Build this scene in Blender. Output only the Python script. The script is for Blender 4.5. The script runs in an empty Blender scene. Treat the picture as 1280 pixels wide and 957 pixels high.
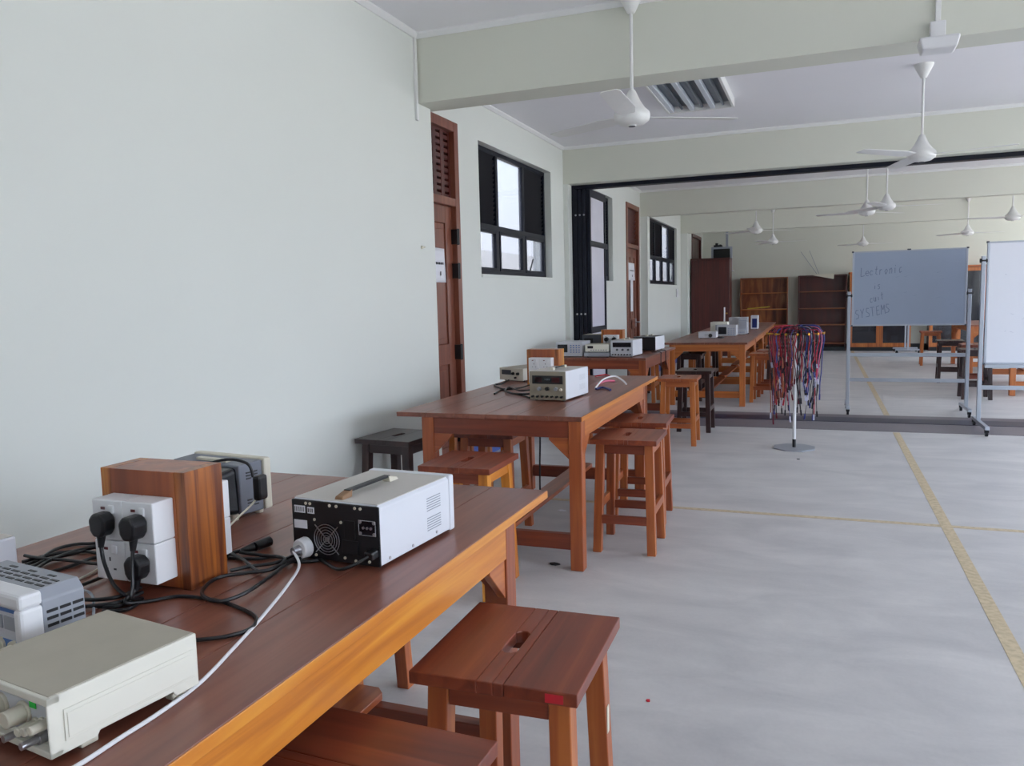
import bpy, bmesh, math, random
from mathutils import Vector, Matrix
random.seed(7)
sc = bpy.context.scene
COL = sc.collection
R = math.radians
PI = math.pi

# ------------------------------------------------------------------ camera model (1280 x 957)
FPX = 1000.98
YAW, PITCH, ROLL = -0.368582, -0.102993, 0.0248927
CAM = Vector((0, 0, 1.5))
_F = Vector((math.sin(YAW)*math.cos(PITCH), math.cos(YAW)*math.cos(PITCH), math.sin(PITCH)))
_r = Vector((math.cos(YAW), -math.sin(YAW), 0))
_d = _F.cross(_r)
RX = math.cos(ROLL)*_r + math.sin(ROLL)*_d
DY = -math.sin(ROLL)*_r + math.cos(ROLL)*_d
def ray(x, y): return RX*((x-640)/FPX) + DY*((y-478.5)/FPX) + _F
def at(x, y, axis, v):
    q = ray(x, y); return CAM + q*((v-CAM[axis])/q[axis])
def atx(x, y, v): return at(x, y, 0, v)
def aty(x, y, v): return at(x, y, 1, v)
def atz(x, y, v): return at(x, y, 2, v)

# ------------------------------------------------------------------ helpers
class MB:
    def __init__(s): s.v = []; s.f = []; s.mi = []; s.m = 0
    def add(s, vs, fs):
        b = len(s.v); s.v += [tuple(v) for v in vs]
        for f in fs: s.f.append(tuple(b+i for i in f)); s.mi.append(s.m)
        return s
    def box(s, x0, x1, y0, y1, z0, z1, M=None):
        vs = [Vector((x, y, z)) for z in (z0, z1) for y in (y0, y1) for x in (x0, x1)]
        if M: vs = [M @ v for v in vs]
        return s.add(vs, [(0,2,3,1),(4,5,7,6),(0,1,5,4),(2,6,7,3),(0,4,6,2),(1,3,7,5)])
    def hexa(s, bot, top):
        return s.add(list(bot)+list(top), [(3,2,1,0),(4,5,6,7),(0,1,5,4),(1,2,6,5),(2,3,7,6),(3,0,4,7)])
    def bar(s, p0, p1, w, d, up=(0,0,1)):
        p0 = Vector(p0); p1 = Vector(p1); t = (p1-p0).normalized(); up = Vector(up)
        if abs(t.dot(up)) > .95: up = Vector((0,1,0))
        a = t.cross(up).normalized(); b = a.cross(t)
        q = [a*(i*w/2)+b*(j*d/2) for i, j in ((-1,-1),(1,-1),(1,1),(-1,1))]
        return s.hexa([p0+k for k in q], [p1+k for k in q])
    def prism(s, pts, axis, a, b):
        def P(u, w, t): return {0:(t,u,w), 1:(u,t,w), 2:(u,w,t)}[axis]
        n = len(pts)
        vs = [P(u, w, a) for u, w in pts]+[P(u, w, b) for u, w in pts]
        return s.add(vs, [tuple(range(n-1,-1,-1)), tuple(range(n, 2*n))]+[(i,(i+1)%n,n+(i+1)%n,n+i) for i in range(n)])
    def cyl(s, p0, p1, r0, r1=None, n=14):
        r1 = r0 if r1 is None else r1
        p0 = Vector(p0); p1 = Vector(p1); t = (p1-p0).normalized()
        a = t.cross(Vector((0,0,1)) if abs(t.z) < .9 else Vector((1,0,0))).normalized(); b = t.cross(a)
        c = [a*math.cos(2*PI*i/n)+b*math.sin(2*PI*i/n) for i in range(n)]
        vs = [p0+k*r0 for k in c]+[p1+k*r1 for k in c]
        return s.add(vs, [tuple(range(n-1,-1,-1)), tuple(range(n,2*n))]+[(i,(i+1)%n,n+(i+1)%n,n+i) for i in range(n)])
    def lathe(s, prof, c=(0,0,0), n=24):
        cx, cy, cz = c; b = []
        for r, z in prof: b += [(cx+r*math.cos(2*PI*i/n), cy+r*math.sin(2*PI*i/n), cz+z) for i in range(n)]
        fs = [(k*n+i, k*n+(i+1)%n, (k+1)*n+(i+1)%n, (k+1)*n+i) for k in range(len(prof)-1) for i in range(n)]
        fs += [tuple(range(n-1,-1,-1)), tuple(range((len(prof)-1)*n, len(prof)*n))]
        return s.add(b, fs)
    def tube(s, pts, r, n=8, closed=False):
        pts = [Vector(p) for p in pts]; m = len(pts); vs = []; prev = None
        for i, p in enumerate(pts):
            if closed: t = pts[(i+1) % m]-pts[i-1]
            else: t = pts[min(i+1, m-1)]-pts[max(i-1, 0)]
            t.normalize()
            if prev is None: a = t.cross(Vector((0,0,1)) if abs(t.z) < .9 else Vector((1,0,0))).normalized()
            else: a = (prev-t*prev.dot(t)).normalized()
            prev = a; b = t.cross(a)
            vs += [p+(a*math.cos(2*PI*k/n)+b*math.sin(2*PI*k/n))*r for k in range(n)]
        fs = [(i*n+k, i*n+(k+1)%n, ((i+1)%m)*n+(k+1)%n, ((i+1)%m)*n+k) for i in range(m if closed else m-1) for k in range(n)]
        if not closed: fs += [tuple(range(n-1,-1,-1)), tuple(range((m-1)*n, m*n))]
        return s.add(vs, fs)
    def build(s, name, mats, parent=None, bevel=0, smooth=False, loc=None, seg=2):
        me = bpy.data.meshes.new(name); me.from_pydata(s.v, [], s.f)
        if not isinstance(mats, (list, tuple)): mats = [mats]
        for m in mats: me.materials.append(m)
        for p, i in zip(me.polygons, s.mi): p.material_index = i
        bm = bmesh.new(); bm.from_mesh(me); bmesh.ops.recalc_face_normals(bm, faces=bm.faces)
        bm.to_mesh(me); bm.free()
        o = bpy.data.objects.new(name, me); COL.objects.link(o)
        if parent: o.parent = parent
        if loc: o.location = loc
        if smooth:
            me.polygons.foreach_set('use_smooth', [True]*len(me.polygons))
            try: me.set_sharp_from_angle(angle=R(40))
            except Exception: pass
        if bevel:
            b = o.modifiers.new('edge', 'BEVEL'); b.width = bevel; b.segments = seg; b.limit_method = 'ANGLE'; b.angle_limit = R(40)
        return o

def spline(pts, k=6):
    pts = [Vector(p) for p in pts]; out = []
    for i in range(len(pts)-1):
        p0 = pts[max(i-1,0)]; p1 = pts[i]; p2 = pts[i+1]; p3 = pts[min(i+2,len(pts)-1)]
        for j in range(k):
            t = j/k
            out.append(.5*((2*p1)+(p2-p0)*t+(2*p0-5*p1+4*p2-p3)*t*t+(3*p1-p0-3*p2+p3)*t**3))
    out.append(pts[-1]); return out

def tag(o, label=None, cat=None, group=None, kind=None):
    if label: o['label'] = label
    if cat: o['category'] = cat
    if group: o['group'] = group
    if kind: o['kind'] = kind
    return o
def thing(name, label, cat, loc=(0,0,0), rot=0, group=None):
    o = bpy.data.objects.new(name, None); COL.objects.link(o)
    o.empty_display_size = .05
    o.location = loc; o.rotation_euler = (0, 0, R(rot)); return tag(o, label, cat, group)
def copy_tree(o, parent=None):
    c = o.copy(); COL.objects.link(c)
    if parent: c.parent = parent
    for ch in list(o.children): copy_tree(ch, c)
    return c
def struct(name, mb, m, parent=None, **k):
    o = mb.build(name, m, parent, **k)
    if not parent: o['kind'] = 'structure'
    return o
def senv(name, loc=(0,0,0)):
    o = bpy.data.objects.new(name, None); COL.objects.link(o); o.location = loc; o['kind'] = 'structure'; return o

# ------------------------------------------------------------------ materials
def srgb(r, g, b):
    f = lambda c: (c/255/12.92) if c/255 <= .04045 else ((c/255+.055)/1.055)**2.4
    return (f(r), f(g), f(b), 1)
def pm(name, col, rough=.5, metal=0, var=.06, scale=8, bump=0, spec=.5, coat=0):
    m = bpy.data.materials.new(name); m.use_nodes = True; nt = m.node_tree; N = nt.nodes; L = nt.links
    b = N['Principled BSDF']; b.inputs['Roughness'].default_value = rough; b.inputs['Metallic'].default_value = metal
    b.inputs['Specular IOR Level'].default_value = spec; b.inputs['Coat Weight'].default_value = coat
    tc = N.new('ShaderNodeTexCoord'); nz = N.new('ShaderNodeTexNoise'); nz.inputs['Scale'].default_value = scale; nz.inputs['Detail'].default_value = 4
    L.new(tc.outputs['Object'], nz.inputs['Vector'])
    mx = N.new('ShaderNodeMix'); mx.data_type = 'RGBA'
    c = col if len(col) == 4 else (*col, 1)
    mx.inputs['A'].default_value = tuple(v*(1-var) for v in c[:3])+(1,); mx.inputs['B'].default_value = tuple(min(1, v*(1+var)) for v in c[:3])+(1,)
    L.new(nz.outputs['Fac'], mx.inputs['Factor']); L.new(mx.outputs['Result'], b.inputs['Base Color'])
    if bump:
        bp = N.new('ShaderNodeBump'); bp.inputs['Strength'].default_value = bump; bp.inputs['Distance'].default_value = .01
        L.new(nz.outputs['Fac'], bp.inputs['Height']); L.new(bp.outputs['Normal'], b.inputs['Normal'])
    return m
def wood(name, axis, c1, c2, c3, rough=.38, across=26, along=1.3, coat=.25):
    m = bpy.data.materials.new(name); m.use_nodes = True; nt = m.node_tree; N = nt.nodes; L = nt.links
    b = N['Principled BSDF']; b.inputs['Roughness'].default_value = rough; b.inputs['Coat Weight'].default_value = coat; b.inputs['Coat Roughness'].default_value = .22
    tc = N.new('ShaderNodeTexCoord'); oi = N.new('ShaderNodeObjectInfo'); ad = N.new('ShaderNodeVectorMath'); ad.operation = 'ADD'
    sc_ = N.new('ShaderNodeVectorMath'); sc_.operation = 'SCALE'; sc_.inputs['Scale'].default_value = 17
    cb = N.new('ShaderNodeCombineXYZ')
    for k in 'XYZ': L.new(oi.outputs['Random'], cb.inputs[k])
    L.new(cb.outputs[0], sc_.inputs[0]); L.new(tc.outputs['Object'], ad.inputs[0]); L.new(sc_.outputs[0], ad.inputs[1])
    mp = N.new('ShaderNodeMapping'); s = [across]*3; s[axis] = along; mp.inputs['Scale'].default_value = s
    L.new(ad.outputs[0], mp.inputs['Vector'])
    n1 = N.new('ShaderNodeTexNoise'); n1.inputs['Scale'].default_value = 1; n1.inputs['Detail'].default_value = 5; n1.inputs['Distortion'].default_value = .6
    L.new(mp.outputs[0], n1.inputs['Vector'])
    mp2 = N.new('ShaderNodeMapping'); s2 = [across*.16]*3; s2[axis] = along*.35; mp2.inputs['Scale'].default_value = s2
    L.new(ad.outputs[0], mp2.inputs['Vector'])
    n2 = N.new('ShaderNodeTexNoise'); n2.inputs['Scale'].default_value = 1; n2.inputs['Detail'].default_value = 2; L.new(mp2.outputs[0], n2.inputs['Vector'])
    mx = N.new('ShaderNodeMix'); mx.data_type = 'FLOAT'; mx.inputs['Factor'].default_value = .45
    L.new(n1.outputs['Fac'], mx.inputs['A']); L.new(n2.outputs['Fac'], mx.inputs['B'])
    cr = N.new('ShaderNodeValToRGB'); e = cr.color_ramp.elements
    e[0].position = .33; e[0].color = c1; e[1].position = .68; e[1].color = c3
    k = e.new(.5); k.color = c2
    L.new(mx.outputs['Result'], cr.inputs['Fac']); L.new(cr.outputs['Color'], b.inputs['Base Color'])
    bp = N.new('ShaderNodeBump'); bp.inputs['Strength'].default_value = .12; bp.inputs['Distance'].default_value = .004
    L.new(n1.outputs['Fac'], bp.inputs['Height']); L.new(bp.outputs['Normal'], b.inputs['Normal'])
    return m
PAL = {'red': (srgb(96,40,26), srgb(124,56,34), srgb(150,76,44)),
       'top': (srgb(96,54,42), srgb(118,68,52), srgb(138,84,64)),
       'orange': (srgb(138,72,34), srgb(170,96,44), srgb(192,120,60)),
       'yellow': (srgb(154,82,28), srgb(194,118,38), srgb(222,156,58)),
       'post': (srgb(96,46,28), srgb(172,98,38), srgb(222,166,66)), 'door': (srgb(100,54,40), srgb(124,70,52), srgb(142,86,64)),
       'dark': (srgb(34,18,20), srgb(45,24,24), srgb(58,32,28)),
       'mid': (srgb(116,54,30), srgb(150,76,38), srgb(176,102,50)),
       'maroon': (srgb(56,20,18), srgb(72,26,22), srgb(88,34,28)),
       'shelf': (srgb(70,32,20), srgb(124,64,34), srgb(180,114,62))}
_w = {}
for _k in PAL: PAL[_k] = tuple(tuple(min(.9, v*{'maroon':1.1,'dark':1.1,'shelf':1.1,'door':1.0,'post':1.0,'yellow':1.12,'orange':1.15,'mid':1.12,'red':1.02,'top':1.22}[_k]) for v in c[:3])+(1,) for c in PAL[_k])
def W(p, axis, **k):
    key = p+'_'+'xyz'[axis]+('_wide' if k.get('across') == 9 else '')
    if key not in _w: _w[key] = wood('wood_'+key, axis, *PAL[p], **k)
    return _w[key]

def paint_mat(name, col):
    return pm(name, col, .62, var=.025, scale=1.2, bump=.03, spec=.35)
M_wall = paint_mat('cream_paint', srgb(219,222,216))
M_beam = paint_mat('beam_paint', srgb(214,215,203))
M_ceil = paint_mat('ceiling_paint', srgb(238,237,241))
M_cove = paint_mat('cove_paint', srgb(232,232,232))
M_blue = pm('blue_skirting', srgb(70,92,160), .5)
M_dskirt = pm('dark_skirting', srgb(24,30,34), .45)
M_black = pm('black_frame_paint', srgb(12,17,32), .45, var=.1, spec=.3)
M_louv = pm('louvre_paint', srgb(16,17,24), .55, var=.1, spec=.25)
M_white = pm('white_plastic', srgb(226,226,228), .4, var=.02)
M_enamel = pm('white_enamel', srgb(228,228,226), .35, var=.02)
M_cream = pm('cream_plastic', srgb(214,208,190), .45, var=.03)
M_dust = pm('dusty_beige_top', srgb(180,173,156), .65, var=.08, scale=14)
M_beige = pm('beige_case', srgb(224,221,208), .5, var=.04)
M_grey = pm('grey_case', srgb(150,154,162), .45, var=.04)
M_lgrey = pm('light_grey_case', srgb(196,198,204), .45, var=.03)
M_dgrey = pm('dark_grey', srgb(70,74,82), .45)
M_blk = pm('black_plastic', srgb(20,20,24), .42, var=.1)
M_rub = pm('black_rubber', srgb(16,16,19), .35, var=.1)
M_steel = pm('steel', srgb(190,190,195), .3, metal=.9, var=.05)
M_alu = pm('aluminium', srgb(176,182,192), .38, metal=.55, var=.05)
M_psutop = pm('dusty_white_top', srgb(200,195,188), .6, var=.06, scale=10)
M_psu = pm('psu_white', srgb(218,220,226), .42, var=.02)
M_brass = pm('brass', srgb(200,150,60), .35, metal=.8)
M_red = pm('red_plastic', srgb(190,36,50), .4)
M_dred = pm('neon_red', srgb(96,20,30), .3)
M_bluep = pm('blue_panel', srgb(70,110,170), .45)
M_navy = pm('navy_line', srgb(26,40,110), .45)
M_green = pm('green_sticker', srgb(10,190,60), .5)
M_yel = pm('yellow_paint', srgb(206,180,60), .5)
M_paper = pm('paper', srgb(228,228,234), .7, var=.02)
M_ink = pm('faint_ink', srgb(112,122,146), .7)
M_ink2 = pm('paper_ink', srgb(60,60,66), .7)
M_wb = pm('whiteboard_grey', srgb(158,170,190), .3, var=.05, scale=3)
M_wb2 = pm('whiteboard_white', srgb(226,228,236), .28, var=.02, scale=3)
M_disp = pm('dark_display', srgb(26,24,32), .2)
M_ref = pm('grey_reflector', srgb(120,130,138), .35, metal=.3)
M_tubeoff = pm('unlit_tube', srgb(206,212,220), .4)
M_tan = pm('brown_leather_end', srgb(140,104,72), .55)
M_track = pm('track_metal', srgb(40,42,64), .4)
M_terr = pm('terrazzo_strip', srgb(112,106,112), .45, var=.25, scale=120)
M_pink = pm('pink_wire', srgb(220,110,140), .45)
M_crt = pm('tv_case', srgb(158,164,176), .5)
M_screen = pm('tv_screen', srgb(26,30,32), .15)
M_ext = pm('exterior_render', srgb(214,210,206), .8)
M_extg = pm('exterior_ground', srgb(200,194,184), .9)
M_leafgl = None

def floor_mat():
    m = bpy.data.materials.new('concrete_floor'); m.use_nodes = True; nt = m.node_tree; N = nt.nodes; L = nt.links
    b = N['Principled BSDF']; tc = N.new('ShaderNodeTexCoord')
    mp = N.new('ShaderNodeMapping'); mp.inputs['Scale'].default_value = (.7, 1.5, 1); L.new(tc.outputs['Object'], mp.inputs['Vector'])
    n1 = N.new('ShaderNodeTexNoise'); n1.inputs['Scale'].default_value = 2.2; n1.inputs['Detail'].default_value = 9; n1.inputs['Roughness'].default_value = .62; n1.inputs['Distortion'].default_value = .5
    L.new(mp.outputs[0], n1.inputs['Vector'])
    n2 = N.new('ShaderNodeTexNoise'); n2.inputs['Scale'].default_value = 60; n2.inputs['Detail'].default_value = 3; L.new(tc.outputs['Object'], n2.inputs['Vector'])
    cr = N.new('ShaderNodeValToRGB'); e = cr.color_ramp.elements
    e[0].position = .3; e[0].color = srgb(178,176,177); e[1].position = .72; e[1].color = srgb(211,208,206)
    mx = N.new('ShaderNodeMix'); mx.data_type = 'FLOAT'; mx.inputs['Factor'].default_value = .12
    L.new(n1.outputs['Fac'], mx.inputs['A']); L.new(n2.outputs['Fac'], mx.inputs['B'])
    L.new(mx.outputs['Result'], cr.inputs['Fac']); L.new(cr.outputs['Color'], b.inputs['Base Color'])
    rr = N.new('ShaderNodeMapRange'); rr.inputs['To Min'].default_value = .34; rr.inputs['To Max'].default_value = .55
    L.new(n1.outputs['Fac'], rr.inputs['Value']); L.new(rr.outputs['Result'], b.inputs['Roughness'])
    bp = N.new('ShaderNodeBump'); bp.inputs['Strength'].default_value = .06; bp.inputs['Distance'].default_value = .01
    L.new(n1.outputs['Fac'], bp.inputs['Height']); L.new(bp.outputs['Normal'], b.inputs['Normal'])
    return m
M_floor = floor_mat()
def line_mat():
    m = pm('worn_yellow_line', srgb(228,208,172), .5, var=.03, scale=20)
    nt = m.node_tree; N = nt.nodes; L = nt.links; b = N['Principled BSDF']
    tc = N.new('ShaderNodeTexCoord'); n = N.new('ShaderNodeTexNoise'); n.inputs['Scale'].default_value = 34; n.inputs['Detail'].default_value = 6
    L.new(tc.outputs['Object'], n.inputs['Vector'])
    r = N.new('ShaderNodeMapRange'); r.inputs['From Min'].default_value = .3; r.inputs['From Max'].default_value = .6; r.inputs['To Min'].default_value = .62; r.inputs['To Max'].default_value = .8
    L.new(n.outputs['Fac'], r.inputs['Value']); L.new(r.outputs['Result'], b.inputs['Alpha'])
    return m
M_line = line_mat()
def glass_mat(name, tint, gloss=.12, haze=0.0, tr=.5):
    m = bpy.data.materials.new(name); m.use_nodes = True; nt = m.node_tree; N = nt.nodes; L = nt.links
    out = N['Material Output']; N.remove(N['Principled BSDF'])
    t = N.new('ShaderNodeBsdfTransparent'); t.inputs['Color'].default_value = (*tint, 1)
    g = N.new('ShaderNodeBsdfGlossy'); g.inputs['Roughness'].default_value = .04
    df = N.new('ShaderNodeBsdfDiffuse'); df.inputs['Color'].default_value = srgb(238,236,248)
    tl = N.new('ShaderNodeBsdfTranslucent'); tl.inputs['Color'].default_value = srgb(214,214,226)
    nz = N.new('ShaderNodeTexNoise'); nz.inputs['Scale'].default_value = 3
    mr = N.new('ShaderNodeMapRange'); mr.inputs['To Min'].default_value = haze*.9; mr.inputs['To Max'].default_value = min(1, haze*1.1)
    L.new(nz.outputs['Fac'], mr.inputs['Value'])
    dt = N.new('ShaderNodeMixShader'); dt.inputs['Fac'].default_value = tr; L.new(df.outputs[0], dt.inputs[1]); L.new(tl.outputs[0], dt.inputs[2])
    h = N.new('ShaderNodeMixShader'); L.new(mr.outputs['Result'], h.inputs['Fac']); L.new(t.outputs[0], h.inputs[1]); L.new(dt.outputs[0], h.inputs[2])
    x = N.new('ShaderNodeMixShader'); fr = N.new('ShaderNodeFresnel'); fr.inputs['IOR'].default_value = 1.45
    ge = N.new('ShaderNodeNewGeometry'); mu = N.new('ShaderNodeMath'); mu.operation = 'MULTIPLY_ADD'; mu.inputs[1].default_value = -1; mu.inputs[2].default_value = 1; L.new(ge.outputs['Backfacing'], mu.inputs[0]); m2 = N.new('ShaderNodeMath'); m2.operation = 'MULTIPLY'; L.new(mu.outputs[0], m2.inputs[0]); L.new(fr.outputs[0], m2.inputs[1]); L.new(m2.outputs[0], x.inputs['Fac']); L.new(h.outputs[0], x.inputs[1]); L.new(g.outputs[0], x.inputs[2]); L.new(x.outputs[0], out.inputs['Surface'])
    return m
M_pane = glass_mat('dimmed_window_glass', (.4,.4,.405), haze=.10)  # grey tint added to dim the bright outdoors behind the left windows
M_leaf = glass_mat('pale_leaf_glass', (.7,.7,.75), haze=.93, tr=.08)  # mostly pale diffuse colour, little seen through
M_cabgl = glass_mat('cabinet_glass', (.25,.3,.36), haze=.08)

# ------------------------------------------------------------------ the room
WA, WB, CZ = -2.69, -3.033, 3.377
B1, B2, B3, B4 = 5.243, 9.80, 14.41, 18.85
BZ = 2.925
YB, XR, YF = -4.0, 5.9, 22.55           # wall behind camera, right wall, far wall
struct('floor', MB().box(WB-.3, XR+.3, YB-.3, YF+.3, -.2, 0), M_floor)
struct('ceiling', MB().box(WB-.3, XR+.3, YB-.3, YF+.3, CZ, CZ+.2), M_ceil)
def wall_along_y(name, x0, x1, y0, y1, holes, m=M_wall, z1=CZ):
    mb = MB(); y = y0
    for (a, b, c, d) in sorted(holes):
        mb.box(x0, x1, y, a, 0, z1)
        if c > 0: mb.box(x0, x1, a, b, 0, c)
        if d < z1: mb.box(x0, x1, a, b, d, z1)
        y = b
    mb.box(x0, x1, y, y1, 0, z1)
    return struct(name, mb, m)
W1 = (7.117, 9.30, 1.757, 3.007)
W2 = (10.6, 12.36, 1.757, 3.03)
W3 = (15.27, 18.32, 1.745, 3.0)
D1 = (5.40, 6.63, 0, 3.06)
D2 = (13.27, 14.27, 0, 3.075)
D3 = (20.55, 22.2, 0, 3.05)
WE = B1+.20
wall_along_y('wall_left', WB-.24, WB, YB, YF, [W1, W2, W3, D1, D2, D3])
struct('wall_left_near', MB().box(WB, WA, YB, B1, 0, CZ).box(WB, WA, B1, WE, 0, BZ-.02), M_wall)
RW = [(-3.3,-.4,.85,2.95),(.3,4.9,.85,2.95),(5.6,9.4,.85,2.95),(10.3,14.1,.85,2.95),(15.2,18.4,.85,2.95),(19.7,22.2,.85,2.95)]
wall_along_y('wall_right', XR, XR+.2, YB, YF, RW)
struct('wall_far', MB().box(WB-.24, XR+.2, YF, YF+.2, 0, CZ), M_beam)
struct('wall_behind', MB().box(WB-.24, XR+.2, YB-.2, YB, 0, CZ), M_wall)
for i, b in enumerate((B1, B2, B3, B4)):
    x0 = WB
    struct('trim_%d' % (i+1), MB().box(x0, XR, b, b+(.27 if i == 0 else .2), BZ-.02 if i == 0 else BZ, CZ), M_beam)
# small piers where the beams land on the left wall
struct('trim_5', MB().box(WB, WB+.06, B2, B2+.2, 0, BZ), M_wall)
struct('trim_6', MB().box(WB, WB+.13, B3, B3+.2, 0, BZ), M_wall)
struct('trim_7', MB().box(WB, WB+.16, B4, B4+.2, 0, BZ), M_wall)
# coving
cv = .035
def cove_y(name, x, y0, y1): struct(name, MB().prism([(x, CZ), (x, CZ-cv), (x+.012, CZ-cv), (x+cv, CZ-.012), (x+cv, CZ)], 1, y0, y1), M_cove)
def cove_x(name, y, x0, x1): struct(name, MB().prism([(y, CZ), (y, CZ-cv), (y-.012, CZ-cv), (y-cv, CZ-.012), (y-cv, CZ)], 0, x0, x1), M_cove)
cove_y('trim_8', WA, YB, B1); cove_y('trim_9', WB, B1+.27, B2); cove_y('trim_10', WB, B2+.2, B3); cove_y('trim_11', WB, B3+.2, B4); cove_y('trim_12', WB, B4+.2, YF)
for k, yy in enumerate((B1, B2, B3, B4, YF)): cove_x('trim_%d' % (13+k), yy, WB if k else WA, XR)
# skirtings
struct('baseboard_left', MB().box(WB, WB+.014, D1[1]+.06, B2, 0, .17), M_blue)
struct('baseboard_left_near', MB().box(WA, WA+.014, YB, WE, 0, .17), M_blue)
struct('baseboard_left_far', MB().box(WB, WB+.014, B2+.2, D2[0], 0, .17).box(WB, WB+.014, B3+.2, B4, 0, .17), M_blue)
struct('baseboard_far', MB().box(WB, XR, YF-.014, YF, 0, .16), M_dskirt)
struct('baseboard_right', MB().box(XR-.014, XR, YB, YF, 0, .17), M_blue)
# yellow floor lines and the strip under the folding partition
struct('trim_18', MB().box(.735, .80, -1, 9.30, 0, .0015).box(.735, .80, 10.56, 22.2, 0, .0015), M_line)
struct('trim_19', MB().box(-2.4, 5.5, 5.60, 5.655, 0, .0012), M_line)
struct('trim_20', MB().box(WB+.01, XR, 9.345, 10.55, 0, .004), M_terr)
struct('trim_21', MB().box(WB+.01, XR, 9.93, 10.28, .004, .009), M_track)

# ------------------------------------------------------------------ windows and doors in the left wall
def window(name, w, cols, top_kinds, zt, fx, trans_t=.05):
    y0, y1, z0, z1 = w; root = senv(name)
    fr = .045; xa, xb = fx, fx+.05
    m = MB().box(xa, xb, y0, y1, z0, z0+fr).box(xa, xb, y0, y1, z1-fr, z1).box(xa, xb, y0, y0+fr, z0, z1).box(xa, xb, y1-fr, y1, z0, z1)
    m.box(xa-.004, xb+.006, y0+fr, y1-fr, zt-trans_t/2, zt+trans_t/2)
    m.build('window_frame', M_black, root, bevel=.003)
    ys = [y0+(y1-y0)*c for c in cols]
    mm = MB()
    for y in ys[1:-1]: mm.box(xa+.002, xb-.002, y-.032, y+.032, z0+fr, z1-fr)
    mm.build('mullion', M_black, root, bevel=.003)
    for i in range(len(cols)-1):
        a, b = ys[i]+(.04 if i else fr), ys[i+1]-(.04 if i < len(cols)-2 else fr)
        if top_kinds[i] == 'l':
            l = MB(); n = 15; h = (z1-fr-zt-.03)/n
            for k in range(n):
                zc = zt+.03+h*(k+.5)
                l.hexa([(xa, a, zc-h*.55), (xa+.008, a, zc-h*.6), (xa+.008, b, zc-h*.6), (xa, b, zc-h*.55)], [(xa+.03, a, zc+h*.55), (xa+.038, a, zc+h*.5), (xa+.038, b, zc+h*.5), (xa+.03, b, zc+h*.55)])
            l.box(xa-.012, xa-.006, a-.02, b+.02, zt, z1-.02)
            l.build('louvre_panel', M_louv, root)
        else:
            MB().box(xa+.02, xa+.026, a, b, zt+.02, z1-fr).build('window_pane', M_pane, root)
        s = MB(); st = .03; zb, ze = z0+fr, zt-.025
        s.box(xa+.005, xb+.004, a, a+st, zb, ze).box(xa+.005, xb+.004, b-st, b, zb, ze).box(xa+.005, xb+.004, a+st, b-st, zb, zb+st).box(xa+.005, xb+.004, a+st, b-st, ze-st, ze)
        sh = s.build('window_sash', M_black, root, bevel=.002)
        MB().box(xa+.02, xa+.026, a+st, b-st, zb+st, ze-st).build('window_pane', M_pane, sh)
        if i == len(cols)-2: MB().bar((xb+.012, a+.09, zb+.02), (xb+.03, a+.16, zb+.16), .012, .012).build('window_stay', M_blk, root)
    return root
window('window_1', W1, (0, .30, .66, 1), 'lgl', 2.235, WB-.13)
window('window_2', W2, (0, .33, .66, 1), 'lll', 2.3, WB-.12)
window('window_3', W3, (0, .25, .5, .77, 1), 'llgl', 2.28, WB-.10)
struct('trim_22', MB().box(WB-.2, WB+.012, W1[0], W1[1], W1[2]-.03, W1[2]), M_wall)

def door(name, d, lattice, hing=True):
    y0, y1, _, z1 = d; root = senv(name); f = .085; xf0, xf1 = WB-.13, WB+.018
    MB().box(xf0, xf1, y0, y0+f, 0, z1).box(xf0, xf1, y1-f, y1, 0, z1).box(xf0, xf1, y0+f, y1-f, z1-f, z1).box(xf0, xf1, y0+f, y1-f, 2.33, 2.40).build('door_frame', W('door', 2), root, bevel=.004)
    a, b = y0+f, y1-f; xl0, xl1 = WB-.075, WB-.03
    lm = MB()
    if lattice:
        n = 7; h = (z1-f-2.42)/10
        lm.box(xl0-.05, xl0-.04, a, b, 2.40, z1-f)
        for k in range(n+1): yy = a+(b-a)*k/n; lm.box(xl0, xl1, yy-.032, yy+.032, 2.40, z1-f)
        for k in range(11): zz = 2.42+h*k; lm.box(xl0+.003, xl1-.003, a, b, zz-.017, zz+.017)
    else:
        lm.box(xl0-.05, xl0-.04, a, b, 2.40, z1-f)
        for k in range(7):
            zz = 2.44+k*(z1-f-2.44)/7; lm.hexa([(xl0, a, zz), (xl0+.01, a, zz), (xl0+.01, b, zz), (xl0, b, zz)], [(xl1-.01, a, zz+.075), (xl1, a, zz+.075), (xl1, b, zz+.075), (xl1-.01, b, zz+.075)])
    lm.build('transom_lattice', W('maroon', 2), root)
    lf = MB(); st = .13
    lf.box(xl0, xl1, a, a+st, .01, 2.33).box(xl0, xl1, b-st, b, .01, 2.33)
    for z0_, z1_ in ((.01, .22), (.95, 1.13), (2.18, 2.33)): lf.box(xl0, xl1, a+st, b-st, z0_, z1_)
    lf.box(xl0, xl1, (a+b)/2-.05, (a+b)/2+.05, .22, 2.18)
    leaf = lf.build('door_leaf', W('door', 2), root, bevel=.004)
    pn = MB(); c = (a+b)/2
    for (p, q) in ((a+st, c-.05), (c+.05, b-st)):
        for z0_, z1_ in ((.22, .95), (1.13, 2.18)):
            pn.box(xl0+.012, xl1-.014, p, q, z0_, z1_); pn.box(xl0+.008, xl1-.005, p+.04, q-.04, z0_+.05, z1_-.05)
    pn.build('door_panel', W('door', 2), leaf, bevel=.006)
    if hing:
        for z in (2.07, 1.77, 1.05, .3): MB().box(WB-.035, WB+.03, b-.02, b+.03, z-.065, z+.065).cyl((WB+.026, b+.005, z-.07), (WB+.026, b+.005, z+.07), .012).build('hinge', M_blk, root, bevel=.002)
    return root
door('door_1', D1, True)
d2 = door('door_2', D2, False, False)
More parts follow.
